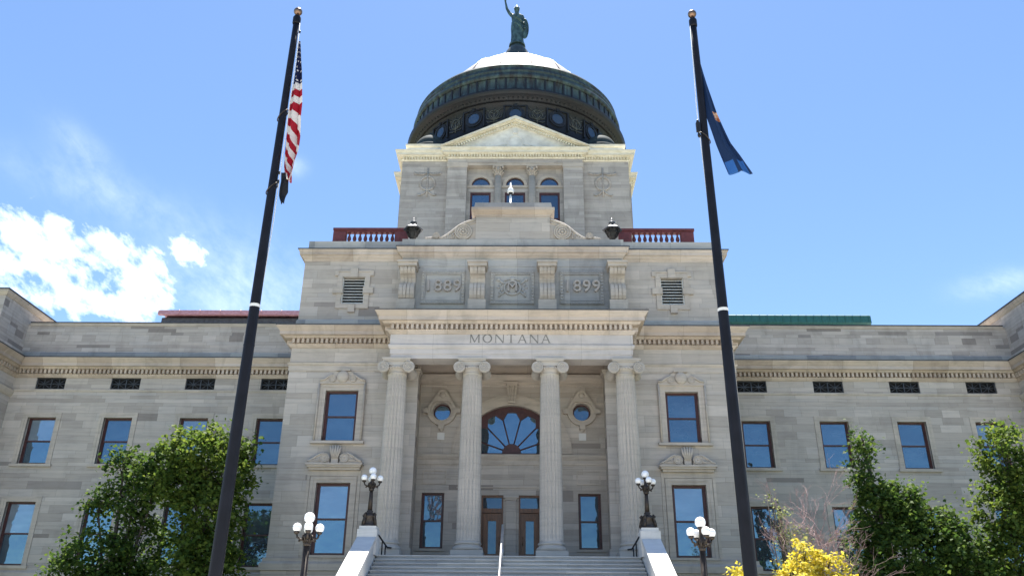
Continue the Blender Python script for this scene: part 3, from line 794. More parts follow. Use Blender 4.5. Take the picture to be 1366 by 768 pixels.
# round windows
for s in (-1, 1):
    f = MB(); ring(f, s*3.12, 11.72, .33, .40, YB+.16, YB+.26, n=32)
    oc = f.build('round_window', M_maroon, CAP)
    p = MB(); p.prism(circ(s*3.12, 11.72, .345), YB+.20, YB+.21, lambda u, v, d: (u, d, v)); p.build('pane', M_glass, oc)
    f = MB(); ring(f, s*3.12, 11.72, .405, .52, YB-.13, YB+.02, n=36); ring(f, s*3.12, 11.72, .51, .64, YB-.21, YB+.02, n=36)
    for a, wd in ((0, .12), (pi, .12), (-pi/2, .13)):
        c_, s_ = cos(a), sin(a)
        q = [(s*3.12+c_*r-s_*t, 11.72+s_*r+c_*t) for r, t in ((.58, -wd), (.82, -wd*.8), (.82, wd*.8), (.58, wd))]
        f.prism(q, YB-.27, YB+.02, lambda u, v, d: (u, d, v))
    f.prism([(s*3.12-.46, 12.15), (s*3.12+.46, 12.15), (s*3.12+.16, 12.62), (s*3.12, 12.70), (s*3.12-.16, 12.62)], YB-.25, YB+.02, lambda u, v, d: (u, d, v))
    f.ball((s*3.12, YB-.26, 12.43), .13, 7, (1, .5, 1)); f.ball((s*3.12, YB-.12, 10.92), .10, 6, (1, .6, 1.2))
    f.build('surround', M_trim, oc)
    MB().box(s*3.13-.16, s*3.13+.16, YB-.05, YB+.01, 10.45, 10.77).build('plaque', M_cheek, CAP)
    k = MB(); x0, x1 = s*3.34-.52, s*3.34+.52
    for q in ((x0, x1, 9.06, 9.12), (x0, x1, 8.52, 8.58), (x0, x0+.06, 8.58, 9.06), (x1-.06, x1, 8.58, 9.06)): k.box(q[0], q[1], YB-.03, YB+.01, q[2], q[3])
    k.build('panel_moulding', M_trim, CAP)
    window(s*3.36, 5.85, 8.16, .98, YB, fr=.085, sill=(.10, .08, .10))
    # doors
    d = MB(); x0, x1 = s*.80-.47, s*.80+.47; y0, y1 = YB+.10, YB+.18
    d.box(x0, x0+.07, y0-.03, y1, 4.95, 8.07); d.box(x1-.07, x1, y0-.03, y1, 4.95, 8.07); d.box(x0+.07, x1-.07, y0-.03, y1, 7.98, 8.07); d.box(x0+.07, x1-.07, y0-.06, y1, 7.34, 7.52)
    d.box(x0+.07, x1-.07, y1-.001, y1+.02, 4.95, 7.34)
    a, b = x0+.09, x1-.09
    d.box(a, a+.21, y0, y1, 4.95, 7.32); d.box(b-.21, b, y0, y1, 4.95, 7.32); d.box(a+.21, b-.21, y0, y1, 7.06, 7.32); d.box(a+.21, b-.21, y0, y1, 4.95, 5.62)
    for zz in ((7.01, 7.06), (5.62, 5.67)): d.box(a+.21, b-.21, y0+.02, y1, *zz)
    dr = d.build('door', M_wood, CAP)
    p = MB(); p.box(a+.21, b-.21, y1-.03, y1-.02, 5.67, 7.01); p.box(x0+.07, x1-.07, y1-.03, y1-.02, 7.52, 7.98); p.build('pane', M_glassd, dr)
    h = MB(); hx = x1-.16 if s < 0 else x0+.16
    h.tube([(hx, y0-.01, 6.0), (hx, y0-.07, 6.03), (hx, y0-.07, 6.33), (hx, y0-.01, 6.36)], .014, 6); h.build('handle', M_copper, dr)
k = MB(); k.box(-.22, .22, YB-.12, YB+.1, 5.2, 7.85); k.box(-.28, .28, YB-.17, YB+.1, 4.95, 5.2); k.box(-.26, .26, YB-.16, YB+.1, 7.85, 7.93); k.box(-.32, .32, YB-.22, YB+.1, 7.93, 8.07)
k.build('pilaster', M_wall, CAP)
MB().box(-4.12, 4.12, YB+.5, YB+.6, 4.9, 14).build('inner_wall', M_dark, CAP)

# ---- attic storey ---------------------------------------------------------
k = MB(); hl = []
for s in (-1, 1):
    x = s*7.25
    hl.append(rect(x-.52, x+.52, 16.22, 17.55))
k.wall([(-9.6, 14.5), (9.6, 14.5), (9.6, 18.5), (-9.6, 18.5)], hl, front(YE), .25)
for s in (-1, 1): k.wall([(YE, 14.5), (52, 14.5), (52, 18.5), (YE, 18.5)], [], sideX(s*9.6, s), reveal=False)
k.build('attic_wall', M_wall, CAP)
ap = [(-9.6, 52), (-9.6, YE), (-5.02, YE), (-5.02, YP), (5.02, YP), (5.02, YE), (9.6, YE), (9.6, 52)]
MB().box(-5.02, 5.02, YP, YE+.05, 14.86, 18.6).build('centre_attic_wall', M_bluestone, CAP)
k = MB(); k.sweep(ap, [(-.05, 14.9), (.07, 14.9), (.07, 15.38), (.02, 15.46), (-.05, 15.46)]); k.build('attic_base', M_bluestone, CAP)
k = MB(); k.sweep(ap, [(-.05, 18.36), (.02, 18.36), (.05, 18.44), (.12, 18.50), (.16, 18.58), (.24, 18.62), (.24, 18.72), (.30, 18.82), (.30, 18.86), (-.05, 18.88)]); k.build('attic_cornice', M_tan, CAP)
k = MB(); k.sweep(ap, [(-.3, 18.862), (.325, 18.862), (.325, 18.90), (-.3, 18.905)]); k.build('flashing', M_flash, CAP)
k = MB(); k.sweep(ap[3:5], [(-.02, 17.98), (.03, 17.98), (.03, 18.3), (.08, 18.36), (-.02, 18.36)]); k.build('attic_frieze', M_bluestone, CAP)
MB().box(-9.53, 9.53, YE+.02, 52, 18.6, 19.42).build('blocking_course', M_bluestone, CAP)
MB().box(-5.1, 5.1, YP-.10, YE+.3, 18.6, 19.33).build('centre_blocking_course', M_bluestone, CAP)
# louvres
for s in (-1, 1):
    x = s*7.25
    l = MB()
    for i in range(9):
        z = 16.27+i*.143
        l.prism([(0, 0), (.16, .10), (.16, .125), (0, .025)], x-.50, x+.50, lambda u, v, d, z=z: (d, YE+.03+u, z+v))
    l.box(x-.52, x-.48, YE+.01, YE+.2, 16.22, 17.55); l.box(x+.48, x+.52, YE+.01, YE+.2, 16.22, 17.55)
    lv = l.build('louvre', M_slat, CAP)
    MB().box(x-.52, x+.52, YE+.22, YE+.24, 16.22, 17.55).build('backing', M_dark, lv)
    f = MB()
    for q in ((x-.74, x-.52, 16.0, 17.80), (x+.52, x+.74, 16.0, 17.80), (x-.52, x+.52, 17.55, 17.80), (x-.52, x+.52, 16.0, 16.22)):
        f.box(q[0], q[1], YE-.07, YE+.02, q[2], q[3])
    f.box(x-.17, x+.17, YE-.14, YE+.01, 17.52, 17.98); f.box(x-.15, x+.15, YE-.14, YE+.01, 15.80, 16.18)
    for q in (-1, 1):
        a, b = sorted((x+q*.46, x+q*.92)); f.box(a, b, YE-.13, YE+.01, 16.72, 17.02)
        f.box(x+q*.80-.09, x+q*.80+.09, YE-.09, YE, 17.62, 17.86)
    f.box(x-.80, x+.80, YE-.10, YE, 17.80, 17.87)
    f.build('surround', M_trim, lv)
# consoles
def console(x):
    prof = []
    # (out, z) : cap, upper roll, hollow, swelling lower roll
    pts = [(0, 17.70), (.60, 17.70), (.63, 17.62), (.60, 17.50), (.52, 17.40), (.38, 17.36), (.26, 17.26), (.21, 17.10), (.24, 16.98), (.36, 16.94), (.52, 16.86), (.60, 16.66), (.61, 16.50), (.58, 16.32), (.50, 16.20), (.40, 16.14), (0, 16.12)]
    c = MB(); Yc = YP
    for (a, b, e) in ((-.34, -.17, 0), (-.15, -.02, .015), (.02, .15, .015), (.17, .34, 0)):
        c.prism([(o+(e if o > 0 else 0), z) for o, z in pts], x+a, x+b, lambda u, v, d: (d, Yc-u, v))
    c.prism([(o*.93, z) for o, z in pts], x-.33, x+.33, lambda u, v, d: (d, Yc-u, v))
    c.box(x-.46, x+.46, Yc-.76, Yc+.02, 17.86, 17.96); c.box(x-.42, x+.42, Yc-.70, Yc+.02, 17.70, 17.86)
    c.box(x-.40, x+.40, Yc-.58, Yc+.02, 15.40, 16.12); c.box(x-.44, x+.44, Yc-.62, Yc+.02, 14.95, 15.40)
    return c.build('console', M_trim, CAP)
for x in (-4.70, -1.56, 1.56, 4.70): console(x)
# date panels
def text_mesh(txt, size, depth, bold=.0):
    cu = bpy.data.curves.new('t', 'FONT'); cu.body = txt; cu.size = size; cu.extrude = depth; cu.align_x = 'CENTER'; cu.align_y = 'CENTER'
    cu.bevel_depth = .007; cu.bevel_resolution = 1; cu.offset = bold; cu.resolution_u = 6
    cu.space_character = 1.08
    ob = bpy.data.objects.new('t', cu); COL.objects.link(ob)
    dg = bpy.context.evaluated_depsgraph_get(); me = bpy.data.meshes.new_from_object(ob.evaluated_get(dg))
    bpy.data.objects.remove(ob); bpy.data.curves.remove(cu)
    return me
def date_panel(cx, txt, w=1.96, z0=16.10, z1=17.74):
    f = MB(); x0, x1 = cx-w/2, cx+w/2; t = .15
    f.box(x0, x1, YP-.08, YP+.01, z1-t, z1); f.box(x0, x1, YP-.08, YP+.01, z0, z0+t)
    f.box(x0, x0+t, YP-.08, YP+.01, z0+t, z1-t); f.box(x1-t, x1, YP-.08, YP+.01, z0+t, z1-t)
    i = .20
    f.box(x0+i, x1-i, YP-.04, YP+.01, z0+i, z1-i)
    n = 15
    for k in range(n):
        x = x0+.07+(w-.14)*k/(n-1)
        for z in (z0+.075, z1-.075): f.box(x-.035, x+.035, YP-.125, YP-.07, z-.05, z+.05)
    n = 11
    for k in range(1, n-1):
        z = z0+.07+(z1-z0-.14)*k/(n-1)
        for x in (x0+.075, x1-.075): f.box(x-.05, x+.05, YP-.125, YP-.07, z-.035, z+.035)
    for q in ((x0+.16, x1-.16, z1-.19, z1-.16), (x0+.16, x1-.16, z0+.16, z0+.19), (x0+.16, x0+.19, z0+.19, z1-.19), (x1-.19, x1-.16, z0+.19, z1-.19)):
        f.box(q[0], q[1], YP-.10, YP, q[2], q[3])
    pn = f.build('date_panel', M_bluestone, CAP)
    me = text_mesh(txt, .80 if len(txt) > 1 else .64, .10, 0)
    o = bpy.data.objects.new('numerals' if len(txt) > 1 else 'monogram', me); COL.objects.link(o); o.parent = pn
    me.materials.clear(); me.materials.append(M_tower)
    o.matrix_world = Matrix.Translation((cx, YP-.08, (z0+z1)/2+(.02 if len(txt) > 1 else -.03))) @ Matrix.Rotation(pi/2, 4, 'X')
    return pn
date_panel(-3.13, '1889'); date_panel(3.13, '1899'); pn = date_panel(0, 'M', 1.98)
r = MB()
c0 = 16.88
r.tube([(.36*cos(t), YP-.09, c0+.33*sin(t)) for t in [2*pi*i/32 for i in range(32)]], .05, 6, closed=True)
for q in (-1, 1):
    r.tube([(q*.30, YP-.08, c0-.14), (q*.62, YP-.08, c0-.44)], .04, 6)
    r.tube([(q*.34, YP-.08, c0+.16), (q*.62, YP-.08, c0+.42)], .04, 6); r.ball((q*.62, YP-.08, c0+.42), .10, 6, (1, .6, 1))
    for j in range(5): r.ball((q*(.48+.07*(j % 3)), YP-.07, c0+.30-.13*j), .07, 5, (1, .6, 1))
r.ball((0, YP-.08, c0+.45), .10, 6, (1.2, .6, 1)); r.tube([(-.36, YP-.08, c0+.36), (0, YP-.09, c0+.46), (.36, YP-.08, c0+.36)], .035, 6)
r.build('wreath_relief', M_bluestone, pn)

# pedestal block with scroll brackets over the portico
MB().box(-1.73, 1.73, YP-.02, YE+.6, 19.32, 20.62).build('pedestal_wall', M_wall, CAP)
k = MB(); k.sweep([(-1.73, YE+.6), (-1.73, YP-.02), (1.73, YP-.02), (1.73, YE+.6)], [(-.1, 20.56), (.03, 20.56), (.03, 20.66), (.09, 20.70), (.19, 20.80), (.22, 20.82), (.22, 20.96), (-.1, 20.98)]); k.build('pedestal_cornice', M_tan, CAP)
MB().frustum(0, 34.75, 20.9, 21.42, 1.88, .68, 1.80, .60).build('pedestal_cap', M_bluestone, CAP)
MB().box(-1.2, 1.25, 34.3, 35.2, 21.42, 21.47).build('flashing', M_flash, CAP)
for s in (-1, 1):
    k = MB()
    out = [(s*1.73, 19.33), (s*1.73, 20.50)]+[(s*x, z) for x, z in ((1.95, 20.40), (2.2, 20.30), (2.4, 20.20), (2.6, 20.05), (2.8, 19.86), (3.0, 19.68), (3.2, 19.54), (3.38, 19.45), (3.42, 19.60), (3.52, 19.72), (3.66, 19.70), (3.76, 19.58), (3.95, 19.50), (4.06, 19.42), (4.08, 19.33))]
    k.prism(out if s < 0 else out[::-1], YP+.06, YE+.25, lambda u, v, d: (u, d, v))
    k.tube([(x, YP+.05, z-.02) for x, z in out[1:10]], .065, 6)
    k.tube([(x-s*.02, YP+.04, z-.17) for x, z in out[1:9]], .035, 6)
    spiral_disc(k, s*2.30, 19.76, .41, YP+.06, .10, 3)
    for j in range(8):
        a = 2*pi*j/8; k.ball((s*2.30+.15*cos(a), YP-.07, 19.76+.15*sin(a)), .06, 5, (1, .6, 1))
    spiral_disc(k, s*3.56, 19.56, .15, YP+.06, .10, 2)
    for j in range(5):
        k.tube([(s*(2.75+.05*j), YP+.03, 19.40), (s*(2.78+.16*j), YP+.03, 19.72-.07*j)], .035, 6)
    for j in range(3): k.ball((s*(3.82+.10*j), YP+.03, 19.44), .09-.015*j, 5, (1, .7, 1))
    k.build('scroll_bracket', M_trim, CAP)

# balustrades
def baluster():
    return [(.085, 0), (.085, .06), (.05, .08), (.06, .12), (.095, .20), (.085, .28), (.045, .40), (.04, .46), (.07, .50), (.07, .54)]
for s in (-1, 1):
    b = MB(); a0, a1 = s*5.0, s*8.56
    lo, hi = min(a0, a1), max(a0, a1)
    b.box(lo-.02, hi+.04, 34.72, 35.08, 20.24, 20.36); b.box(lo, hi, 34.78, 35.02, 20.16, 20.24); b.box(lo, hi, 34.78, 35.02, 19.42, 19.62)
    bal = b.build('balustrade', M_red, CAP)
    for px in (a0+s*.32, a1-s*.30):
        MB().box(px-.30, px+.30, 34.74, 35.06, 19.621, 20.159).build('pier', M_red, bal)
    x = a0+s*.62+s*.22; first = None
    xs = []
    n = 9
    st = (abs(a1-a0)-1.24)/n
    for i in range(n):
        xx = a0+s*(.62+st*(i+.5))
        if first is None:
            first = MB().lathe(baluster(), (0, 0, 0), 12).build('baluster', M_red, bal); o = first
        else:
            o = first.copy(); COL.objects.link(o); o.parent = bal
        o.location = (xx, 34.9, 19.62)

# skylight roofs on the wings
k = MB(); k.prism([(43.9, 16.9), (43.9, 19.4), (44.6, 19.74), (46.6, 19.74), (47.5, 19.25), (47.5, 16.9)], -20.3, -11.0, lambda u, v, d: (d, u, v)); k.build('roof_lantern', M_flash, CAP)
k = MB(); k.prism([(43.50, 19.46), (43.52, 19.73), (43.60, 19.75), (46.7, 19.75), (46.7, 19.70), (43.7, 19.70), (43.7, 19.46)], -20.4, -10.9, lambda u, v, d: (d, u, v))
for i in range(9): k.tube([(-20.36+i*1.175, 43.49, 19.47), (-20.36+i*1.175, 43.51, 19.76)], .022, 5)
k.build('red_roof', M_skyred, CAP)
k = MB(); k.prism([(43.8, 19.12), (43.70, 19.20), (43.72, 19.62), (43.80, 19.68), (46.8, 19.68), (47.5, 19.1)], 11.2, 20.25, lambda u, v, d: (d, u, v))
[k.box(11.3+i*.44, 11.33+i*.44, 43.68, 43.72, 19.2, 19.63) for i in range(21)]; k.box(11.4, 20.1, 43.95, 47, 16.9, 19.1); k.build('green_roof', M_skygreen, CAP)

# ---- tower ----------------------------------------------------------------
TY, TF = 42.0, 41.7
k = MB()
k.box(-6.75, -4.0, TY, 44.6, 18.5, 29.0); k.box(4.0, 6.75, TY, 44.6, 18.5, 29.0)
k.box(-7.2, 7.2, 44.5, 53.6, 18.5, 29.05)
k.build('tower_wall', M_tower, CAP)
for s in (-1, 1):
    a, b = sorted((s*2.85, s*4.0)); MB().box(a, b, TF, TY+.6, 18.5, 28.2).build('tower_pier', M_tower, CAP)
k = MB(); k.box(-4.0, 4.0, TF, TY+.6, 28.5, 28.95); k.build('tower_frieze', M_tower, CAP)
for s in (-1, 1):
    a, b = sorted((s*2.83, s*4.02)); k = MB(); k.box(a-.02, b+.02, TF-.03, TY+.3, 28.2, 28.5); k.build('pier_capital', M_trim, CAP)
    a2, b2 = sorted((s*2.85, s*4.0)); MB().box(a2-.10, b2+.10, TF-.14, TY, 19.3, 20.55).build('pier_base', M_tower, CAP)
MB().box(-2.85, 2.85, TF+.04, TY+.3, 28.36, 28.502).build('tower_lintel', M_trim, CAP)
hs = []
for cx in (-2.03, 0, 2.03):
    hs.append(rect(cx-.60, cx+.60, 23.4, 26.74)); hs.append([(cx-.54, 27.2), (cx+.54, 27.2)]+circ(cx, 27.2, .54, 20, 0, pi, False)[1:-1])
k = MB(); k.wall([(-2.85, 20), (2.85, 20), (2.85, 28.5), (-2.85, 28.5)], hs, front(TY+.15), .25); k.build('window_bay_wall', M_tower, CAP)
for cx in (-2.03, 0, 2.03):
    f = MB(); yy = TY+.19
    f.box(cx-.60, cx-.49, yy, yy+.1, 23.4, 26.74); f.box(cx+.49, cx+.60, yy, yy+.1, 23.4, 26.74); f.box(cx-.49, cx+.49, yy, yy+.1, 26.60, 26.74); f.box(cx-.49, cx+.49, yy+.01, yy+.1, 24.98, 25.05)
    wn = f.build('tower_window', M_maroon, CAP)
    MB().box(cx-.49, cx+.49, yy+.05, yy+.06, 23.4, 26.6).build('pane', M_glass, wn)
    f = MB(); ring(f, cx, 27.2, .49, .545, yy, yy+.1, 0, pi, 24); f.box(cx-.49, cx+.49, yy, yy+.1, 27.2, 27.23)
    wn = f.build('arched_window', M_maroon, CAP)
    p = MB(); p.prism([(cx-.5, 27.21), (cx+.5, 27.21)]+circ(cx, 27.2, .51, 20, .04, pi-.04, False), yy+.05, yy+.06, lambda u, v, d: (u, d, v)); p.build('pane', M_glass, wn)
    f = MB(); ring(f, cx, 27.2, .545, .72, TY+.08, TY+.17, 0, pi, 24); f.box(cx-.82, cx+.82, TY+.09, TY+.17, 27.05, 27.195)
    f.build('surround', M_trim, wn)
for x in (-1.0, 1.0):
    c = MB(); c.lathe([(.235, 20.2), (.235, 24), (.20, 27.75)], (x, TY-.02, 0), 80, mod=lambda r, z, a: r-.022*abs(sin(a*10)))
    cl = c.build('tower_column', M_trim, CAP)
    c = MB(); c.lathe([(.20, 27.74), (.23, 27.78), (.21, 27.82), (.235, 28.05), (.30, 28.27)], (x, TY-.02, 0), 20); c.box(x-.32, x+.32, TY-.34, TY+.2, 28.27, 28.355)
    for tier, (zb, rr, hh) in enumerate(((27.82, .235, .2), (27.95, .26, .22))):
        for i in range(8):
            a = 2*pi*(i+.5*tier)/8
            c.tube([(x+.2*cos(a), TY-.02+.2*sin(a), zb), (x+rr*cos(a), TY-.02+rr*sin(a), zb+hh*.7), (x+(rr+.09)*cos(a), TY-.02+(rr+.09)*sin(a), zb+hh), (x+(rr+.11)*cos(a), TY-.02+(rr+.11)*sin(a), zb+hh-.05)], [.05, .055, .05, .03], 5)
    for i, q in enumerate(((-1,-1),(1,-1))): c.ball((x+q[0]*.27, TY-.29, 28.2), .075, 6)
    c.build('capital', M_trim, cl)
tp = [(-7.2, 53.6), (-7.2, 44.5), (-6.75, 44.5), (-6.75, TY), (-4.0, TY), (-4.0, TF), (4.0, TF), (4.0, TY), (6.75, TY), (6.75, 44.5), (7.2, 44.5), (7.2, 53.6)]
k = MB(); k.sweep(tp, [(-.1, 28.78), (.03, 28.78), (.08, 28.85), (.03, 28.855), (.03, 29.002), (.19, 29.01), (.21, 29.04), (.22, 29.06), (.32, 29.065), (.32, 29.20), (.36, 29.24), (.42, 29.34), (.42, 29.38), (-.1, 29.40)])
k.dentils(tp, .02, .17, 28.86, 29.0, .165, .50); k.build('tower_cornice', M_cream, CAP)
k = MB(); k.box(-6.55, 6.55, 42.2, 53.2, 29.3, 30.0); k.build('tower_roof_wall', M_tymp, CAP)
k = MB(); k.sweep([(-6.55, 53.2), (-6.55, 42.2), (6.55, 42.2), (6.55, 53.2)], [(-.1, 29.9), (.02, 29.9), (.10, 29.97), (.10, 30.10), (-.1, 30.12)]); k.build('tower_coping', M_cream, CAP)
# pediment
apex, hw, zb = 31.55, 4.42, 29.42
k = MB(); k.prism([(-4.0, zb), (4.0, zb), (0, 31.35)], TF-.02, 43.4, lambda u, v, d: (u, d, v)); pdm = k.build('pediment', M_tymp, CAP)
k = MB()
for s in (-1, 1):
    P0, P1 = Vector((s*hw, zb+.02)), Vector((0, apex)); d = (P1-P0).normalized(); n = Vector((-d.y, d.x)); n = n if n.y < 0 else -n
    def ras(o0, o1, y0, y1):
        q0, q1 = P0+n*o0, P0+n*o1
        # cut plumb at apex
        t0 = (0-q0.x)/d.x; t1 = (0-q1.x)/d.x
        zlo = zb
        poly = [q0, q0+d*t0, q1+d*t1, q1]
        k.prism([(p.x, max(p.y, zlo)) for p in poly], y0, y1, lambda u, v, dd: (u, dd, v))
    e = .0015*(s+1)
    ras(0, .18, 41.20-e, 43.5); ras(.18, .27, 41.33-e, 43.45); ras(.27, .42, 41.50-e, 43.4)
    L_ = (P1-P0).length; c = int(L_/.165)
    for i in range(3, c-1):
        q = P0+n*.27+d*(i*.165); q2 = q+d*.09; m1, m2 = q+n*.12, q2+n*.12
        k.prism([(q.x, q.y), (q2.x, q2.y), (m2.x, m2.y), (m1.x, m1.y)], 41.40, 41.5, lambda u, v, dd: (u, dd, v))
k.build('raking_cornice', M_cream, pdm)
k = MB(); ring(k, 0, 29.98, .40, .46, TF-.06, TF, n=32); k.box(-.13, .13, TF-.16, TF, 30.55, 30.85)
for s in (-1, 1):
    for j in range(7): k.ball((s*(.62+.16*j), TF-.03, 29.62+.05*sin(j*2.1)), .085-.006*j, 5, (1.4, .5, .8))
    k.tube([(s*.5, TF-.04, 29.75), (s*.8, TF-.05, 29.72), (s*1.2, TF-.05, 29.6), (s*1.6, TF-.04, 29.58)], .03, 5)
k.build('wreath_relief', M_tymp, pdm)
for s in (-1, 1):
    k = MB(); cx = s*5.18
    for i in range(22):
        a = pi*(.58+1.84*i/21); k.ball((cx+.42*cos(a)*1.0, TY-.03, 27.25+.45*sin(a)), .085, 5, (1, .7, 1))
    k.tube([(cx, TY-.04, 28.3), (cx, TY-.05, 27.2), (cx, TY-.04, 26.35)], .045, 6)
    for q in (-1, 1):
        for (x0, z0, x1, z1) in ((.06, 27.95, .55, 27.85), (.55, 27.85, .80, 28.0), (.04, 26.75, .35, 26.45), (.35, 26.45, .55, 26.5)):
            k.tube([(cx+q*x0, TY-.03, z0), (cx+q*(x0+x1)/2, TY-.05, (z0+z1)/2-.05), (cx+q*x1, TY-.03, z1)], .05, 5)
        for j in range(4): k.ball((cx+q*(.35+.14*j), TY-.03, 27.92+.03*(j % 2)), .07, 5, (1, .6, 1))
    k.build('wreath_relief', M_tower, CAP)

# ---- dome -----------------------------------------------------------------
DC = (0, 49.0, 0)
k = MB(); k.lathe([(7.05, 29.9), (7.05, 30.9), (6.95, 31.0), (6.80, 31.05), (6.80, 33.0), (6.88, 33.05), (6.95, 33.2), (7.1, 33.28)], DC, 128)
DR = k.build('drum', M_dark_cu, CAP)
k = MB(); k.lathe([(7.05, 33.2), (7.15, 33.25), (7.2, 33.40), (7.45, 33.42), (7.52, 33.50), (7.58, 33.62), (7.60, 33.72), (7.40, 33.78), (7.2, 33.8)], DC, 128)
n = 150
for i in range(n):
    a = 2*pi*i/n; k.ball((7.16*cos(a), 49+7.16*sin(a), 33.33), .075, 3, (1, 1, 1))
k.build('drum_cornice', M_dark_cu, DR)
# windows and panels of the drum
NW = 16
w0 = None
f = MB()
for i in range(NW):
    a = -pi/2+2*pi*i/NW
    er = Vector((cos(a), sin(a), 0)); et = Vector((-sin(a), cos(a), 0))
    def T3(u, v, d, a=a): 
        q = er*(6.79+d)+et*u; return (q.x, q.y+49, 32.35+v)
    f = MB()
    ringpts = 28
    for (r0, r1, dd) in ((.38, .46, .10), (.46, .58, .07)):
        vs = []
        for j in range(ringpts):
            t = 2*pi*j/ringpts
            for r, d in ((r0, .0), (r0, dd), (r1, dd), (r1, 0)): vs.append(T3(r*cos(t), r*sin(t), d))
        f.add(vs, [(j*4+q, ((j+1) % ringpts)*4+q, ((j+1) % ringpts)*4+(q+1) % 4, j*4+(q+1) % 4) for j in range(ringpts) for q in range(4)])
    f.prism(rect(-.76, -.66, -.72, .64), 0, .09, lambda u, v, d: T3(u, v, d)); f.prism(rect(.66, .76, -.72, .64), 0, .09, lambda u, v, d: T3(u, v, d))
    f.prism(rect(-.66, .66, .56, .64), 0, .09, lambda u, v, d: T3(u, v, d))
    f.prism([(-.08, .48), (.08, .48), (.12, .72), (-.12, .72)], 0, .14, lambda u, v, d: T3(u, v, d))
    if -pi-.6 < a-0 < .6 or True:
        vis = sin(a) < .25
    if vis:
        wn = f.build('drum_window', M_dark_cu, CAP)
        p = MB(); p.prism(circ(0, 0, .385, 28), .045, .055, lambda u, v, d: T3(u, v, d)); p.build('pane', M_glassd, wn)
    # ornament in the panel beside it
    a2 = a+pi/NW; er2 = Vector((cos(a2), sin(a2), 0)); et2 = Vector((-sin(a2), cos(a2), 0))
    def T4(u, v, d): 
        q = er2*(6.80+d)+et2*u; return (q.x, q.y+49, 32.35+v)
    if sin(a2) < .25:
        g_ = MB()
        def tb(pts, r): g_.tube([T4(u, v, .03) for u, v in pts], r, 5)
        g_.tube([T4(.33*cos(t), .05+.33*sin(t), .03) for t in [2*pi*j/20 for j in range(20)]], .03, 5, closed=True)
        tb([(0, -.62), (0, .60)], .03)
        for q in (-1, 1):
            tb([(0, -.30), (q*.25, .05), (q*.12, .42)], .025); tb([(0, -.35), (q*.45, -.2), (q*.55, .12)], .025); tb([(0, .1), (q*.4, .4), (q*.55, .5)], .025)
            tb([(q*.05, -.45), (q*.35, -.5), (q*.5, -.38)], .025)
        g_.build('wreath_relief', M_orn, DR)
# band of upright panels
k = MB(); k.lathe([(7.2, 33.75), (7.12, 33.82), (7.10, 34.9), (7.16, 34.95)], DC, 128); bd = k.build('panel_band', M_verd, CAP)
k = MB(); n = 72
for i in range(n):
    a = 2*pi*i/n
    if sin(a) > .35: continue
    er = Vector((cos(a), sin(a), 0)); et = Vector((-sin(a), cos(a), 0))
    def T5(u, v, d):
        q = er*(7.10+d)+et*u; return (q.x, q.y+49, v)
    k.prism(rect(-.055, .055, 33.82, 34.90), -.02, .06, T5)
k.build('rib', M_dark_cu, bd)
# moulded ring
k = MB(); k.lathe([(7.1, 34.88), (7.22, 34.92), (7.27, 35.05), (7.27, 35.16), (7.14, 35.22), (7.12, 35.42), (7.17, 35.46), (7.17, 35.56), (7.06, 35.62), (7.03, 35.86), (7.08, 35.9), (7.08, 36.0), (6.96, 36.05), (6.92, 36.22), (6.85, 36.27)], DC, 128)
k.build('moulded_ring', M_verd, CAP)
# the cap
prof = []
for i in range(25):
    t = .17+(pi/2*.94-.17)*i/24; prof.append((5.85*cos(t), 35.2+5.85*sin(t)))
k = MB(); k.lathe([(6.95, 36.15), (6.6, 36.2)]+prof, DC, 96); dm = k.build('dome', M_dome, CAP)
for i in range(16):
    a = 2*pi*(i+.5)/16
    k = MB(); k.tube([((r+.01)*cos(a), 49+(r+.01)*sin(a), z+.01) for r, z in prof], .055, 6); k.build('rib', M_black, dm)
k = MB(); k.lathe([(1.6, 40.8), (1.3, 41.2), (1.1, 41.7), (.95, 42.3), (.84, 42.75), (.66, 43.05), (.55, 43.2), (.52, 43.42)], DC, 40); k.build('dome_finial_base', M_verd, CAP)
for s in (-1, 1):
    for yy in (43.3, 52.0):
        k = MB(); k.lathe([(1.10, 29.9), (1.10, 30.35), (1.0, 30.4)]+[(1.0*cos(t), 30.40+.95*sin(t)) for t in [i/10*pi/2*.93 for i in range(11)]], (s*5.25, yy, 0), 40)
        k.lathe([(.10, 31.32), (.15, 31.40), (.19, 31.50), (.15, 31.62), (.04, 31.66)], (s*5.25, yy, 0), 16)
        k.build('corner_dome', M_cdome, CAP)

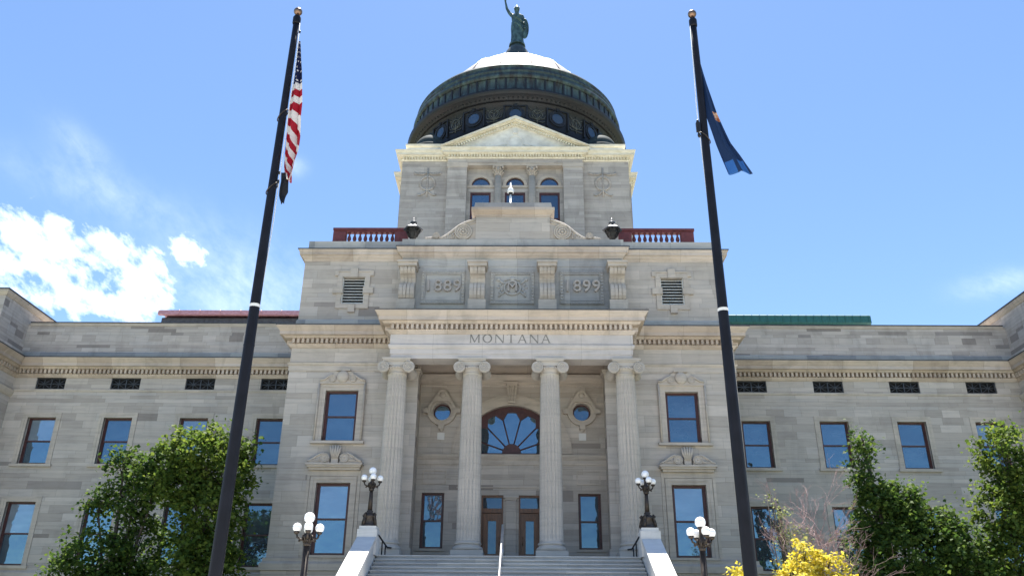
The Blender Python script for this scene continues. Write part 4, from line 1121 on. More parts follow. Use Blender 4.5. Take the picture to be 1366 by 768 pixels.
# ================================================================ statue on the dome
def statue():
    b = thing('statue', 'green bronze robed woman raising a torch on top of the dome', 'statue', (0, 49, 43.40))
    def rr(pts, name='x'): return pts
    m = MB()
    # robe and torso as stacked folded ovals (cx, cy, z, rx, ry)
    secs = [(.0,0,.0,.50,.42),(.0,0,.25,.50,.42),(0,0,.6,.47,.40),(-.01,0,1.1,.45,.37),(-.02,0,1.6,.46,.36),(-.03,0,1.95,.44,.34),(-.03,0,2.3,.38,.30),(-.03,-.02,2.6,.40,.30),(-.03,-.02,2.85,.44,.29),(-.03,0,3.02,.40,.24),(-.03,0,3.12,.22,.18),(-.03,-.02,3.2,.12,.12),(-.03,-.02,3.32,.11,.11)]
    n = 48; vs = []; fs = []
    for i, (cx, cy, z, rx, ry) in enumerate(secs):
        for j in range(n):
            a = 2*pi*j/n; fold = 1+(.07*sin(9*a+z*1.5)+.04*sin(15*a-z*2))*max(0, 1-z/2.9)
            vs.append((cx+rx*fold*cos(a), cy+ry*fold*sin(a), z))
    for i in range(len(secs)-1): fs += [(i*n+j, i*n+(j+1)%n, (i+1)*n+(j+1)%n, (i+1)*n+j) for j in range(n)]
    fs += [tuple(range(n))[::-1], tuple((len(secs)-1)*n+j for j in range(n))]
    m.add(vs, fs, True)
    m.ball((-.04, -.03, 3.5), .175, 10, (.86, 1, 1.22))                        # head
    m.ball((-.04, -.20, 3.47), .035, 5, (.8, 1, 1.5))                          # nose
    # raised arm with the hand round the torch
    m.tube([(-.40, 0, 2.98), (-.60, -.02, 3.22), (-.80, -.05, 3.62), (-.88, -.08, 4.05), (-.92, -.08, 4.30)], [.16, .13, .105, .08, .065], 10)
    m.ball((-.93, -.09, 4.38), .085, 7, (.9, 1, 1.15))
    for q in range(4): m.tube([(-.99+.005*q, -.05, 4.33+.045*q), (-.985, -.16, 4.33+.045*q), (-.90, -.18, 4.34+.045*q), (-.86, -.13, 4.34+.045*q)], .022, 5)
    m.tube([(-.88, -.04, 4.34), (-.86, -.11, 4.40), (-.89, -.16, 4.46)], .024, 5)
    # lowered arm resting on the shield
    m.tube([(.34, 0, 2.95), (.47, -.05, 2.6), (.50, -.16, 2.3), (.50, -.30, 2.05)], [.15, .12, .10, .07], 10)
    m.ball((.50, -.32, 1.98), .085, 6)
    # sash
    m.tube([(-.42, -.10, 2.9), (-.15, -.30, 2.65), (.18, -.32, 2.4), (.40, -.18, 2.2)], .075, 7)
    m.tube([(-.42, -.05, 2.2), (-.1, -.34, 2.05), (.25, -.34, 1.7), (.44, -.2, 1.3)], .07, 7)
    tmp = m.build('body_src', M_statue)
    md = tmp.modifiers.new('r', 'REMESH'); md.mode = 'VOXEL'; md.voxel_size = .035; md.use_smooth_shade = True
    dg = bpy.context.evaluated_depsgraph_get(); me = bpy.data.meshes.new_from_object(tmp.evaluated_get(dg)); me.name = 'body'
    bpy.data.objects.remove(tmp)
    body = bpy.data.objects.new('body', me); COL.objects.link(body); body.parent = b
    h = MB(); h.lathe([(.20, 3.52), (.205, 3.60), (.19, 3.68), (.12, 3.82), (.05, 3.95), (.02, 4.02)], (-.04, -.01, 0), 16)
    for q in range(7):
        a = -pi+pi*q/6; h.tube([(-.04+.18*cos(a), -.01+.18*sin(a), 3.62), (-.04+.20*cos(a), -.01+.20*sin(a), 3.80)], [.035, .01], 5)
    h.ball((-.04, .07, 3.45), .16, 8, (1.1, .9, 1.2)); h.build('headdress', M_statue, b)
    sh = MB(); vs = []
    sh.ball((.56, -.16, 1.55), 1, 14, (.27, .09, .92)); sh.tube([(.56+.27*cos(t), -.20, 1.55+.92*sin(t)) for t in [2*pi*i/30 for i in range(30)]], .045, 6, closed=True)
    sh.ball((.56, -.26, 1.55), .10, 6); sh.build('shield', M_statue, b)
    t = MB(); t.lathe([(.035, 0), (.045, .3), (.06, .42), (.13, .56), (.14, .60), (.03, .60)], (-.93, -.11, 4.18), 14); t.build('torch', M_statue, b)
    fl = MB(); fl.lathe([(.11, .60), (.15, .70), (.12, .82), (.07, .95), (.01, 1.08)], (-.93, -.11, 4.18), 12, mod=lambda r, z, a: r*(1+.15*sin(3*a+z*9))); fl.build('flame', M_statue, b)
    p = MB(); p.lathe([(.62, -.02), (.62, .0), (.60, .18), (.52, .22)], (0, 0, -.02), 32); p.build('plinth', M_statue, b)
statue()

# ================================================================ things on the parapet
def urn(x, label):
    t = thing('parapet_lantern', label, 'lantern', (x, 34.30, 19.33), 0, 'dark metal lanterns on the attic parapet')
    k = MB(); k.lathe([(.18, .0), (.20, .05), (.12, .10), (.10, .18), (.18, .30), (.31, .62), (.34, .70)], (0,0,0), 6, False, a0=0); k.build('body', M_black, t)
    k = MB(); k.lathe([(.47, .68), (.47, .71), (.27, .85), (.14, .98), (.10, 1.0)], (0,0,0), 6, False); k.build('cap', M_flash, t)
    k = MB(); k.lathe([(.10, .99), (.16, 1.04), (.16, 1.10), (.06, 1.18), (.05, 1.22), (.01, 1.36)], (0,0,0), 8); k.build('finial', M_flash, t)
    k = MB(); k.tube([(.30*cos(a), .30*sin(a), .52) for a in [2*pi*i/6 for i in range(6)]], .025, 5, closed=True)
    for i in range(6):
        a = 2*pi*i/6; k.tube([(.19*cos(a), .19*sin(a), .30), (.34*cos(a), .34*sin(a), .68)], .03, 5); k.ball((.30*cos(a+.5), .30*sin(a+.5), .62), .06, 4)
    k.build('bracket', M_black, t)
urn(-4.69, 'dark six sided lantern at the inner end of the left red balustrade')
urn(4.66, 'dark six sided lantern at the inner end of the right red balustrade')
t = thing('camera_mast', 'white pole with a domed security camera on the block above the date panels', 'security camera', (-.13, 34.6, 21.47))
k = MB(); k.lathe([(.11, 0), (.11, .04), (.045, .06), (.04, .80)], (0,0,0), 12); k.build('pole', M_white, t)
k = MB(); k.lathe([(.04, .72), (.15, .74), (.16, .86), (.12, .98), (.05, 1.04), (.035, 1.30), (.01, 1.33)], (0,0,0), 16); k.build('housing', M_white, t)
k = MB(); k.ball((0, 0, .73), .115, 8, (1, 1, .8)); k.build('lens_dome', M_black, t)

# ================================================================ staircase
LZ = 4.95; LY = 30.2; RUN, RISE = .30, 4.95/32
ST = thing('staircase', 'broad grey granite staircase rising between white sloping side walls to the portico', 'staircase', (0, 0, 0))
k = MB(); n = 31
for i in range(n+1):
    z1 = LZ-i*RISE; y0 = LY-i*RUN
    if z1 <= 0.02: break
    yb = LY+6 if i == 0 else LY-(i-1)*RUN+.02
    k.box(-4.62, 4.62, y0, y0+RUN+.03, z1-RISE-.02, z1-.045); k.box(-4.62, 4.62, y0-.05, y0+RUN-.0 if i else y0+.4, z1-.045, z1)
k.build('steps', M_step, ST)
k = MB(); k.box(-4.62, 4.62, LY+.3, YB+.3, 4.6, LZ-.004); k.box(-5.4, -4.62, LY+.6, YP, 0, LZ-.004); k.box(4.62, 5.4, LY+.6, YP, 0, LZ-.004)
k.build('landing', M_step, ST)
SL = .53
for s in (-1, 1):
    a, b = sorted((s*4.64, s*5.24)); ytop = 29.72; zt = 5.50
    c = MB(); yend = ytop-zt/SL+1.2
    c.prism([(LY+1.0, 0), (LY+1.0, 5.0), (ytop, zt-.12), (ytop, zt-.12), (yend, zt-SL*(ytop-yend)-.12), (yend, 0)], a+.03, b-.03, lambda u, v, d: (d, u, v))
    ck = c.build('side_wall', M_cheek, ST)
    c = MB(); a2, b2 = a-.03, b+.03
    zc_ = lambda y: zt-SL*(ytop-y)
    c.prism([(ytop, zt-.02), (yend-.1, zc_(yend-.1)-.02), (yend-.1, zc_(yend-.1)-.14), (ytop, zt-.14)], a2+.012, b2-.012, lambda u, v, d: (d, u, v))
    y_ = ytop
    while y_ > yend:
        y2 = max(yend-.1, y_-1.45)
        c.prism([(y_-.006, zc_(y_-.006)), (y2+.006, zc_(y2+.006)), (y2+.006, zc_(y2+.006)-.13), (y_-.006, zc_(y_-.006)-.13)], a2, b2, lambda u, v, d: (d, u, v)); y_ = y2
    c.build('coping', M_cheek, ck)
    c = MB(); c.box(a2-.02, b2+.02, ytop, ytop+.78, 4.9, 5.76); c.box(a2+.03, b2-.03, ytop+.06, ytop+.72, 5.76, 5.88); c.build('plinth', M_cheek, ck)
    c = MB(); c.box(a+.05, b-.05, ytop+.78, YP-.9, 4.9, 5.0); c.build('kerb', M_cheek, ck)
# rails
def rail(name, label, pts, r, mat, posts):
    t = thing(name, label, 'handrail')
    MB().tube(pts, r, 10).build('rail', mat, t)
    for (x, y, z0, z1) in posts: MB().tube([(x, y, z0), (x, y, z1)], r*.85, 8).build('post', mat, t)
    return t
zn = lambda y: LZ-max(0, LY-y)/RUN*RISE
pts = [(-.22, 30.75, LZ+.3), (-.22, 30.75, LZ+.98), (-.22, 30.65, LZ+1.05), (-.22, 30.25, LZ+1.05)]+[(-.22, y, zn(y)+1.0) for y in (29, 26, 23, 21.3)]+[(-.22, 21.15, .85), (-.22, 21.15, .25)]
rail('handrail', 'grey metal pipe handrail down the middle of the granite steps', pts, .035, M_steel, [(-.22, y, zn(y)-.02, zn(y)+.98) for y in (29.4, 27.0, 24.6, 22.4)]+[(-.22, 30.75, LZ, LZ+.35), (-.22, 21.15, 0, .3)])
for s in (-1, 1):
    rail('handrail', 'black iron handrail behind the %s stair lamp plinth' % ('left' if s < 0 else 'right'), [(s*4.58, 30.05, 5.60), (s*4.56, 32.0, 5.42), (s*4.40, 32.05, 5.40)], .03, M_black, [(s*4.56, 31.6, LZ-.01, 5.44), (s*4.57, 30.9, LZ-.01, 5.50)])

# ================================================================ lamps
def lamp(x, y, z, H, rot, label, ornate):
    t = thing('lamp_post', label, 'lamp post', (x, y, z), R(rot), 'five globe lamp posts beside the staircase')
    k = MB()
    if ornate:
        k.lathe([(.30, 0), (.30, .05), (.26, .07), (.27, .12), (.20, .30), (.24, .34), (.23, .40), (.15, .46), (.10, .50), (.12, .54), (.085, .58)], (0,0,0), 16)
        for i in range(4):
            a = pi/4+i*pi/2; k.tube([(.30*cos(a), .30*sin(a), .05), (.27*cos(a), .27*sin(a), .22), (.22*cos(a), .22*sin(a), .34), (.27*cos(a), .27*sin(a), .40), (.20*cos(a), .20*sin(a), .46)], .045, 6)
    else:
        k.lathe([(.30, 0), (.30, .12), (.24, .16), (.22, .50), (.25, .56), (.16, .68), (.12, .80), (.13, .86), (.10, .92)], (0,0,0), 16)
    k.build('base', M_lampiron, t)
    zs = .56 if ornate else .9
    k = MB(); k.lathe([(.085 if ornate else .105, zs), (.058 if ornate else .078, H-.42)], (0,0,0), 48, mod=lambda r, zz, a: r-.007*abs(sin(a*6))); k.build('shaft', M_lampiron, t)
    k = MB(); k.lathe([(.07, H-.46), (.10, H-.42), (.08, H-.38), (.09, H-.30), (.12, H-.22), (.10, H-.16), (.06, H-.12), (.05, H+.08), (.09, H+.10), (.09, H+.13)], (0,0,0), 16)
    for i in range(6):
        a = 2*pi*i/6; k.tube([(.075*cos(a), .075*sin(a), H-.38), (.13*cos(a), .13*sin(a), H-.26), (.11*cos(a), .11*sin(a), H-.18)], .025, 5)
    k.build('hub', M_lampiron, t)
    for i in range(4):
        a = i*pi/2; k = MB(); c, s = cos(a), sin(a)
        k.tube([(.06*c, .06*s, H-.30), (.17*c, .17*s, H-.30), (.26*c, .26*s, H-.24), (.285*c, .285*s, H-.15)], [.035, .03, .026, .024], 8)
        k.lathe([(.03, H-.17), (.07, H-.14), (.075, H-.10), (.06, H-.09)], (.285*c, .285*s, 0), 12); k.ball((.20*c, .20*s, H-.33), .03, 5)
        k.build('arm', M_lampiron, t)
        MB().ball((.285*c, .285*s, H), .115, 12).build('globe', M_globe, t)
    MB().ball((0, 0, H+.255), .14, 12).build('globe', M_globe, t)
lamp(-5.06, 22.0, 0, 4.71, 14, 'tall bronze five globe lamp post in the sun by the left foot of the steps', False)
lamp(5.07, 22.0, 0, 4.66, 14, 'tall bronze five globe lamp post in the sun by the right foot of the steps', False)
lamp(-4.96, 30.1, 5.88, 1.72, 16, 'short dark five globe lamp with an ornate foot on the left stair plinth', True)
lamp(4.92, 30.1, 5.88, 1.66, 16, 'short dark five globe lamp with an ornate foot on the right stair plinth', True)

# ================================================================ flagpoles and flags
def flagpole(x, top, label, rings, band, joint):
    t = thing('flagpole', label, 'flagpole', (x, 14, 0), 0, 'tall dark flagpoles in front of the statehouse')
    k = MB(); n = 20
    k.lathe([(.118-.052*(i/n)**1.15, top-.32 if i == n else (top-.32)*i/n) for i in range(n+1)], (0,0,0), 24); k.build('shaft', M_pole, t)
    k = MB(); k.lathe([(.20, 0), (.20, .06), (.16, .12), (.13, .22), (.12, .24)], (0,0,0), 24); k.build('base', M_pole, t)
    k = MB(); k.lathe([(.075, top-.36), (.085, top-.33), (.085, top-.18), (.06, top-.13), (.03, top-.11)], (0,0,0), 20); k.build('truck', M_pole, t)
    k = MB(); k.ball((0, 0, top), .092, 14); k.lathe([(.03, top-.12), (.03, top-.08)], (0,0,0), 8); k.build('ball_finial', M_copper, t)
    k = MB(); rb = .118-.052*(band/top)**1.15; k.lathe([(rb+.003, band-.03), (rb+.004, band+.03)], (0,0,0), 24, cap=False); k.build('reflective_band', M_slat, t)
    k = MB(); rb = .118-.052*(joint/top)**1.15; k.lathe([(rb+.002, joint-.015), (rb+.006, joint), (rb+.002, joint+.015)], (0,0,0), 24, cap=False); k.build('joint_ring', M_pole, t)
    for z, tilt in rings:
        rb = .118-.052*(z/top)**1.15+.016
        k = MB(); k.tube([(rb*cos(a), rb*sin(a), z+tilt*cos(a)) for a in [2*pi*i/24 for i in range(24)]], .012, 6, closed=True); k.build('rope_sling', M_lampiron, t)
    return t
PL = flagpole(-4.48, 14.55, 'tall black flagpole on the left flying a striped flag', [(11.80, .13), (10.06, .12)], 7.55, 6.78)
PR = flagpole(4.13, 14.47, 'tall black flagpole on the right flying a dark blue flag', [(11.26, -.12)], 7.5, 6.75)
MB().tube([(.085, -.03, 14.2), (.12, -.04, 13.4), (.125, -.04, 11.6), (.13, -.04, 10.4), (.10, .06, 9.4), (.0, .125, 6), (.0, .135, 1.3)], .009, 6).build('halyard', M_rope, PL)
MB().tube([(-.075, -.03, 14.12), (-.095, -.04, 13.0), (-.12, -.04, 12.0), (-.11, -.04, 11.4), (-.06, .10, 10.6), (0, .125, 6), (0, .135, 1.3)], .009, 6).build('halyard', M_rope, PR)
k = MB(); k.box(.09, .12, -.05, -.02, 11.0, 11.28)
k = MB()
for z in (11.62, 11.45, 11.3): k.ball((-.125, -.04, z), .03, 6, (1, 1, 2))
k.box(-.165, -.095, -.07, -.01, 11.38, 11.60); k.build('counterweight', M_black, PR)
for z in (13.95, 10.40, 10.2): MB().ball((.115, -.04, z), .022, 5, (1, 1, 2)).build('snap_hook', M_black, PL)

def cloth(name, rows, ncol, pleat, wave, mat, label, cat, uvf):
    """rows: (z, xl, xr) at Y=14; pleats push the cloth in and out"""
    from bisect import bisect
    n = 70; vs = []; uv = []
    zt, zb = rows[0][0], rows[-1][0]
    for i in range(n+1):
        t = i/n; z = zt+(zb-zt)*t
        for (za, la, ra), (zc, lc, rc) in zip(rows, rows[1:]):
            if za >= z >= zc:
                q = (za-z)/(za-zc); q = q; xl = la+(lc-la)*q; xr = ra+(rc-ra)*q; break
        for j in range(ncol+1):
            u = j/ncol
            amp = pleat*min(1, t*4)*(.35+.65*t)
            ph = u*wave*pi+1.1*t+.5*sin(4*t)
            x = xl+(xr-xl)*u+.025*sin(ph*1.7+2)*min(1, t*3)*(u*(1-u)*4)
            y = 13.99+amp*sin(ph)+.06*sin(3*t*pi+u*2)*t*.5
            zz = z-.0*u
            vs.append((x, y, zz)); uv.append(uvf(u, t, z))
    m = ncol+1
    fs = [(i*m+j, i*m+j+1, (i+1)*m+j+1, (i+1)*m+j) for i in range(n) for j in range(ncol)]
    k = MB(); k.add(vs, fs, True); o = k.build(name, mat)
    l = o.data.uv_layers.new(name='UVMap')
    for lp in o.data.loops: l.data[lp.index].uv = uv[lp.vertex_index]
    md = o.modifiers.new('thickness', 'SOLIDIFY'); md.thickness = .006
    return tag(o, label, cat)
def fabric(name, build):
    m, nt, b = new_mat(name); g = G(nt)
    uvn = nt.nodes.new('ShaderNodeUVMap'); s = nt.nodes.new('ShaderNodeSeparateXYZ'); nt.links.new(uvn.outputs[0], s.inputs[0])
    c = build(g, s.outputs[0], s.outputs[1])
    out = [n for n in nt.nodes if n.type == 'OUTPUT_MATERIAL'][0]
    tr = nt.nodes.new('ShaderNodeBsdfTranslucent'); mx = nt.nodes.new('ShaderNodeMixShader'); mx.inputs[0].default_value = .42
    g.link(c, b.inputs['Base Color']); g.link(c, tr.inputs[0]); b.inputs['Roughness'].default_value = .7
    nt.links.new(b.outputs[0], mx.inputs[1]); nt.links.new(tr.outputs[0], mx.inputs[2]); nt.links.new(mx.outputs[0], out.inputs[0])
    return m
def us_cols(g, u, v):
    st = g.m('GREATER_THAN', g.m('FRACT', g.m('MULTIPLY', v, .5)), .5)
    c = g.mix(st, (.74,.72,.70), (.44,.010,.028))
    # the folded canton with a scatter of star points
    ucell = g.m('MULTIPLY', u, 2.2); vcell = g.m('MULTIPLY', v, 1.35)
    off = g.m('MULTIPLY', g.m('FRACT', g.m('MULTIPLY', g.m('FLOOR', vcell), .5)), 1)
    fu = g.m('SUBTRACT', g.m('FRACT', g.m('ADD', ucell, off)), .5); fv = g.m('SUBTRACT', g.m('FRACT', vcell), .5)
    d = g.m('SQRT', g.m('ADD', g.m('MULTIPLY', fu, fu), g.m('MULTIPLY', fv, fv)))
    star = g.m('LESS_THAN', d, .19)
    cant = g.mix(star, (.012,.018,.075), (.74,.72,.70))
    return g.mix(g.m('LESS_THAN', v, 0), c, cant)
M_us = fabric('striped_nylon', us_cols)
def us_uv(u, t, z):
    # stripe number down the hoist; the fly has dropped, so stripes run steeper lower down
    slope = .15+2.4*max(0, min(1, (12.0-z)/.9))
    return (u, (12.62-z)/.17-u*slope*1.4)
cloth('striped_flag', [(13.72, -4.37, -4.33), (13.2, -4.36, -4.25), (12.84, -4.36, -4.185), (12.4, -4.37, -4.13), (12.05, -4.37, -4.09), (11.75, -4.37, -4.085), (11.2, -4.36, -4.035), (10.9, -4.35, -4.03), (10.62, -4.33, -4.08), (10.45, -4.30, -4.10), (10.22, -4.20, -4.12)], 26, .09, 3.2, M_us,
      'red and white striped flag with a starred blue corner hanging limp from the left pole', 'flag', us_uv)
M_pow = fabric('black_nylon', lambda g, u, v: (.012,.014,.02,1))
cloth('black_flag', [(10.42, -4.34, -4.20), (10.25, -4.33, -4.18), (10.0, -4.335, -4.17), (9.92, -4.335, -4.20), (9.86, -4.32, -4.21), (9.72, -4.26, -4.21)], 10, .05, 2.2, M_pow,
      'small black flag hanging limp below the striped flag', 'flag', lambda u, t, z: (u, t))
def mt_cols(g, u, v):
    n = g.noise(g.vec(g.m('MULTIPLY', u, 3), g.m('MULTIPLY', v, 14), 0), 1.6, 5, .7)
    seal = g.m('MULTIPLY', g.m('MULTIPLY', g.m('GREATER_THAN', v, .455), g.m('LESS_THAN', v, .535)), g.m('GREATER_THAN', u, .60))
    sc = g.ramp(n, [(.38, (.30,.07,.02)), (.5, (.55,.30,.16)), (.6, (.75,.66,.55))])
    sun_patch = g.m('MULTIPLY', g.m('GREATER_THAN', v, .885), g.m('GREATER_THAN', g.m('SINE', g.m('ADD', g.m('MULTIPLY', u, 11), g.m('MULTIPLY', v, 6))), -.25))  # brighter blue painted low down for sun shining through single cloth
    return g.mix(seal, g.mix(sun_patch, (.012,.042,.125), (.045,.18,.46)), sc)
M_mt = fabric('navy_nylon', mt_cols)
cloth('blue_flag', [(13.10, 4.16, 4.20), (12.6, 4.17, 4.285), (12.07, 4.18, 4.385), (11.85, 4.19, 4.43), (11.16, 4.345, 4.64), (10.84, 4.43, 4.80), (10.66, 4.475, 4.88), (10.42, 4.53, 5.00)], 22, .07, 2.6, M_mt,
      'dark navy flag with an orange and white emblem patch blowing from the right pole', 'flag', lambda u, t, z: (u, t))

# ================================================================ trees and shrubs
def leaf_mat(name, stops, trans=.45):
    m, nt, b = new_mat(name); g = G(nt)
    geo = nt.nodes.new('ShaderNodeNewGeometry'); p, xyz = g.pos()
    n = g.noise(p, .9, 3, .5)
    f = g.m('ADD', g.m('MULTIPLY', geo.outputs['Random Per Island'], .6), g.m('MULTIPLY', n, .4))
    c = g.ramp(f, stops)
    out = [q for q in nt.nodes if q.type == 'OUTPUT_MATERIAL'][0]
    tr = nt.nodes.new('ShaderNodeBsdfTranslucent'); mx = nt.nodes.new('ShaderNodeMixShader'); mx.inputs[0].default_value = trans
    hs = nt.nodes.new('ShaderNodeHueSaturation'); hs.inputs['Hue'].default_value = .485; hs.inputs['Value'].default_value = 1.5; hs.inputs['Saturation'].default_value = 1.05
    nt.links.new(c, hs.inputs['Color']); nt.links.new(hs.outputs[0], tr.inputs[0])
    nt.links.new(c, b.inputs['Base Color']); b.inputs['Roughness'].default_value = .62; b.inputs['Specular IOR Level'].default_value = .18
    nt.links.new(b.outputs[0], mx.inputs[1]); nt.links.new(tr.outputs[0], mx.inputs[2]); nt.links.new(mx.outputs[0], out.inputs[0])
    return m
M_leaf = leaf_mat('maple_leaves', [(.2, (.038,.075,.015)), (.5, (.068,.115,.022)), (.8, (.13,.175,.034))], .45)
M_leaf2 = leaf_mat('dark_leaves', [(.2, (.024,.056,.013)), (.5, (.044,.086,.018)), (.8, (.095,.145,.03))], .42)
M_yellow = leaf_mat('yellow_leaves', [(.2, (.26,.26,.03)), (.45, (.48,.41,.045)), (.8, (.60,.54,.12))], .4)
M_pale = leaf_mat('pale_leaves', [(.2, (.10,.13,.05)), (.6, (.16,.19,.08)), (.9, (.26,.28,.14))], .4)
M_needle = leaf_mat('needles', [(.2, (.010,.022,.010)), (.8, (.025,.042,.018))], .15)
M_bark = simple('bark', (.055,.045,.036), .9, var=.3, scale=8, stretch=(1,1,.3), bump=.5)
M_twig = simple('reddish_twigs', (.26,.17,.165), .8, var=.3)

LEAF = [(0,0,0), (.30,.10,.05), (.50,.45,.07), (.22,.62,.05), (0,1.0,-.06), (-.22,.62,.05), (-.50,.45,.07), (-.30,.10,.05)]
def add_leaf(V, F, c, size, rnd, droop=.5):
    d = Vector((rnd.gauss(0,1), rnd.gauss(0,1), rnd.gauss(0,.7)-droop)); d.normalize()
    nrm = Vector((rnd.gauss(0,.6), rnd.gauss(0,.6), 1)); sd_ = d.cross(nrm); 
    if sd_.length < .01: sd_ = Vector((1,0,0))
    sd_.normalize(); nn = sd_.cross(d)
    o = len(V); s = size*rnd.uniform(.65, 1.25)
    for x, y, z in LEAF: V.append(c+sd_*(x*s)+d*(y*s)+nn*(z*s))
    F.append((o,o+1,o+2,o+3)); F.append((o,o+3,o+4,o+5)); F.append((o,o+5,o+6,o+7))
def tree(name, label, cat, base, trunk_h, blobs, leaf, nleaf, mat, seed, group=None, trunk_r=.14, clump=.32, per=26, stems=1):
    rnd = random.Random(seed)
    t = thing(name, label, cat, base, 0, group)
    V, F = [], []; tips = []
    tot = sum((b[3]*b[4]*b[5])**(2/3) for b in blobs)
    for (bx, by, bz, rx, ry, rz) in blobs:
        n = int(nleaf*((rx*ry*rz)**(2/3))/tot/per)
        for i in range(n):
            d = Vector((rnd.gauss(0,1), rnd.gauss(0,1), rnd.gauss(0,1))); d.normalize()
            r = rnd.uniform(.2, 1)**.42*rnd.choice((1, 1, 1, .95, 1.12))
            c = Vector((bx+d.x*rx*r, by+d.y*ry*r, bz+d.z*rz*r))
            if c.z < .5: continue
            cs = clump*rnd.uniform(.55, 1.35)
            tips.append(c)
            ax = Vector((rnd.gauss(0,1), rnd.gauss(0,1), rnd.gauss(0,.5))).normalized()*cs   # spray direction
            for j in range(int(per*rnd.uniform(.6, 1.4))):
                q = c+ax*rnd.uniform(-1, 1.2)+Vector((rnd.gauss(0, cs*.42), rnd.gauss(0, cs*.42), rnd.gauss(0, cs*.34)))
                add_leaf(V, F, q, leaf, rnd)
    k = MB(); k.add(V, F, True); k.build('crown', mat, t)
    # trunk, limbs to blob hearts, twigs to the clumps
    k = MB()
    zc = min(b[2] for b in blobs)
    for s in range(stems):
        ox = rnd.uniform(-.25, .25)*(stems-1); oy = rnd.uniform(-.2, .2)*(stems-1)
        top = max(blobs, key=lambda b: b[2])
        P = [Vector((ox, oy, -.05)), Vector((ox*1.1+rnd.uniform(-.06,.06), oy*1.1, trunk_h*.5)), Vector((ox*1.2, oy*1.2, trunk_h)), Vector((top[0]*.5+ox, top[1]*.5+oy, (trunk_h+top[2])/2)), Vector((top[0]+ox*.5, top[1], top[2]+top[5]*.5))]
        k.tube(P, [trunk_r*1.25/sqrt(stems), trunk_r/sqrt(stems), trunk_r*.85/sqrt(stems), trunk_r*.55/sqrt(stems), trunk_r*.15], 9)
    for (bx, by, bz, rx, ry, rz) in blobs:
        st = Vector((bx*.12, by*.12, max(.5, min(trunk_h*1.15, bz-rz*.7)))); en = Vector((bx, by, bz))
        mid = (st+en)/2+Vector((0, 0, .25))
        k.tube([st, mid, en], [trunk_r*.5, trunk_r*.32, trunk_r*.12], 7)
        for i in range(9):
            d = Vector((rnd.gauss(0,1), rnd.gauss(0,1), rnd.gauss(0,1))).normalized()
            q = Vector((bx+d.x*rx*.85, by+d.y*ry*.85, bz+d.z*rz*.85)); sp = mid.lerp(en, rnd.uniform(.2, 1))
            k.tube([sp, (sp+q)/2+Vector((0,0,.12)), q], [trunk_r*.16, trunk_r*.10, trunk_r*.04], 5)
    k.build('trunk', M_bark, t)
    return t

# left: a loose darker tree and a fuller lighter one beside it
tree('maple_tree', 'loose dark green tree nearer the left edge with gaps showing the wing wall', 'tree', (.46-13.36*1.1, 28.5*1.1, -.165), 2.2,
     [(-.9,0,4.58,1.15,1.2,1.0), (.5,.2,5.01,1.0,1.1,1.2), (-1.5,.1,3.16,1.25,1.2,1.1), (.3,-.2,3.27,1.5,1.3,1.2), (.2,0,6.75,.9,1.0,1.0), (-1.1,.1,6.35,.45,.5,.5), (1.0,0,7.65,.8,.9,.7), (-.5,.1,7.75,.5,.6,.55), (-.2,0,1.74,1.9,1.5,1.1)], .135, 19000, M_leaf2, 11, 'trees in front of the left wing', .13).scale = (1.1, 1.1, 1.1)
tree('maple_tree', 'full light green tree just left of the left flagpole', 'tree', (.46-10.66*1.1, 28.2*1.1, -.165), 2.0,
     [(-.35,0,8.05,1.25,1.2,.95), (.55,.1,7.3,.95,1.1,1.0), (-.9,0,7.05,.9,1.0,.9), (.15,0,5.95,1.2,1.2,1.1), (.45,0,4.4,.95,1.2,1.1), (.0,.1,4.14,.9,1.1,1.2), (1.0,.1,8.25,.4,.5,.45), (-.1,0,2.30,1.45,1.4,1.2)], .135, 23000, M_leaf, 12, 'trees in front of the left wing', .13).scale = (1.1, 1.1, 1.1)
tree('maple_tree', 'dark green tree in front of the right wing with one thin tall leader', 'tree', (12.75, 28.3, -.25), 2.0,
     [(.35,0,6.75,.7,.8,.7), (1.15,0,5.9,.75,.8,.8), (2.3,0,5.0,.7,.8,1.0), (-.75,0,7.75,.42,.5,1.0), (-.55,0,8.75,.22,.25,.55), (-.4,0,6.35,.75,.9,1.0), (-1.0,0,5.75,.5,.6,.5), (.5,0,6.45,.8,.9,.8), (.4,0,5.01,1.5,1.3,1.2), (-.7,0,4.36,.95,1.0,1.0), (1.9,.1,5.75,.5,.6,1.0), (2.2,.1,4.58,.7,.8,1.0), (.6,-.2,3.27,1.9,1.4,1.1), (.4,0,1.74,2.0,1.4,1.0)], .135, 26000, M_leaf2, 13, 'trees in front of the right wing', .13)
tree('maple_tree', 'light green tree cut by the right edge of the view', 'tree', (17.3, 28.6, -.3), 2.0,
     [(-.2,0,8.55,.8,.9,1.1), (.6,0,7.55,1.2,1.1,1.3), (-.7,0,6.75,.9,.9,1.0), (-.5,0,5.24,1.2,1.1,1.1), (.9,0,5.14,1.4,1.2,1.4), (-.6,0,3.64,1.2,1.1,1.1), (.5,0,2.57,1.7,1.4,1.3)], .135, 20000, M_leaf, 14, 'trees in front of the right wing', .13)
tree('yellow_shrub', 'bright yellow shrub right of the right flagpole below the bare twigs', 'shrub', (8.35, 24.5, 0), 1.5,
     [(.1,0,4.35,.45,.6,.42), (.75,.05,4.1,.5,.6,.40), (-.25,0,3.85,.5,.7,.35), (.85,0,3.5,.65,.8,.45), (.25,0,3.35,.85,.9,.55), (0,0,2.2,1.2,1.1,1.0)], .10, 6500, M_yellow, 15, 'yellow shrubs', .08, .2, 30, 3)
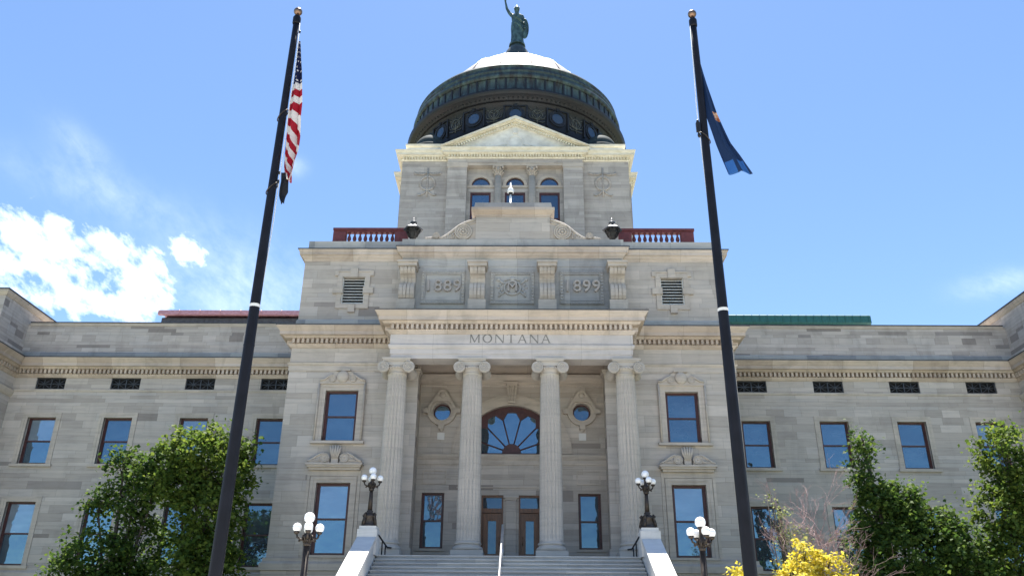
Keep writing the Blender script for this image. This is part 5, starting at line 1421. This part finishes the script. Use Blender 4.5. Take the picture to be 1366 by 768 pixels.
tree('yellow_shrub', 'small yellow shrub left of the right flagpole at the bottom of the view', 'shrub', (6.35, 23.2, -.1), 1.3,
     [(-.1,0,3.75,.25,.4,.25), (0,0,3.2,.55,.5,.4), (0,0,2.2,.8,.8,.8)], .10, 3500, M_yellow, 16, 'yellow shrubs', .07, .2, 30, 3)
tree('pale_shrub', 'sparse upright shrub with small pale leaves beside the bare one', 'shrub', (9.05, 27.5, 0), 1.5,
     [(-.45,0,6.25,.12,.2,.5), (-.2,0,5.6,.35,.4,.6), (.2,0,5.0,.5,.5,.7), (0,0,4.2,.6,.6,.8), (.1,0,3.0,.7,.7,.9)], .075, 2300, M_pale, 17, None, .06, .22, 14, 3)
# bare shrub: branching twigs only
def bare(base, seed):
    rnd = random.Random(seed)
    t = thing('bare_shrub', 'leafless shrub of thin reddish twigs in front of the right wing window', 'shrub', base)
    k = MB()
    def grow(p, d, ln, r, depth):
        q = p+d*ln; mid = (p+q)/2+Vector((rnd.gauss(0,.06), rnd.gauss(0,.06), rnd.gauss(0,.05)))*ln
        k.tube([p, mid, q], [r, r*.8, r*.62], 5, cap=False)
        if depth == 0: return
        for i in range(rnd.choice((2, 3, 3))):
            nd = (d+Vector((rnd.gauss(0,.55), rnd.gauss(0,.45), rnd.gauss(.1,.4)))).normalized()
            grow(p.lerp(q, rnd.uniform(.6 if depth == 5 else .4, 1)), nd, ln*(rnd.uniform(.22, .30) if depth == 5 else rnd.uniform(.6, .85)), r*.66, depth-1)
    for i in range(6):
        grow(Vector((rnd.gauss(0,.12), rnd.gauss(0,.12), 0)), Vector((rnd.gauss(0,.05), rnd.gauss(0,.06), 1)).normalized(), 4.55+rnd.uniform(-.6, .5), .024, 5)
    k.build('branches', M_twig, t)
bare((9.6, 26.6, 0), 9)

# dark conifers across the lawn, seen in the lower windows' reflections
def conifer(base, H, seed, label):
    rnd = random.Random(seed); t = thing('spruce_tree', label, 'tree', base, 0, 'spruces across the lawn')
    MB().tube([(0,0,-.05), (0,0,H*.5), (0,0,H)], [.32, .2, .03], 8).build('trunk', M_bark, t)
    V, F = [], []
    z = 1.4
    while z < H:
        R0 = (1-z/H)**.8*H*.20*rnd.uniform(.75, 1.15)+.1
        for i in range(9):
            a = rnd.uniform(0, 2*pi); L = R0*rnd.uniform(.7, 1.1); dv = Vector((cos(a), sin(a), -.28))
            sd_ = Vector((-sin(a), cos(a), 0))
            for j in range(9):
                f = (j+.6)/9; c = Vector((0,0,z))+dv*L*f; w = .42*(1-f*.5)
                for q in (-1, 1):
                    o = len(V); tip = c+sd_*q*w+dv*.25+Vector((0,0,-.18+rnd.gauss(0,.06)))
                    V += [c, c+dv*.16, tip]; F.append((o, o+1, o+2))
                    o = len(V); V += [c+Vector((0,0,.05)), c+dv*.12+Vector((0,0,-.25)), tip-Vector((0,0,.12))]; F.append((o, o+1, o+2))
        z += .34
    k = MB(); k.add(V, F); k.build('crown', M_needle, t)
conifer((26, -14, 0), 21, 1, 'tall dark spruce across the lawn behind the viewer to the right')
conifer((35, -15, 0), 19, 2, 'shorter dark spruce across the lawn furthest to the right')
conifer((-28.5, -13, 0), 17, 3, 'dark spruce across the lawn behind the viewer to the left')
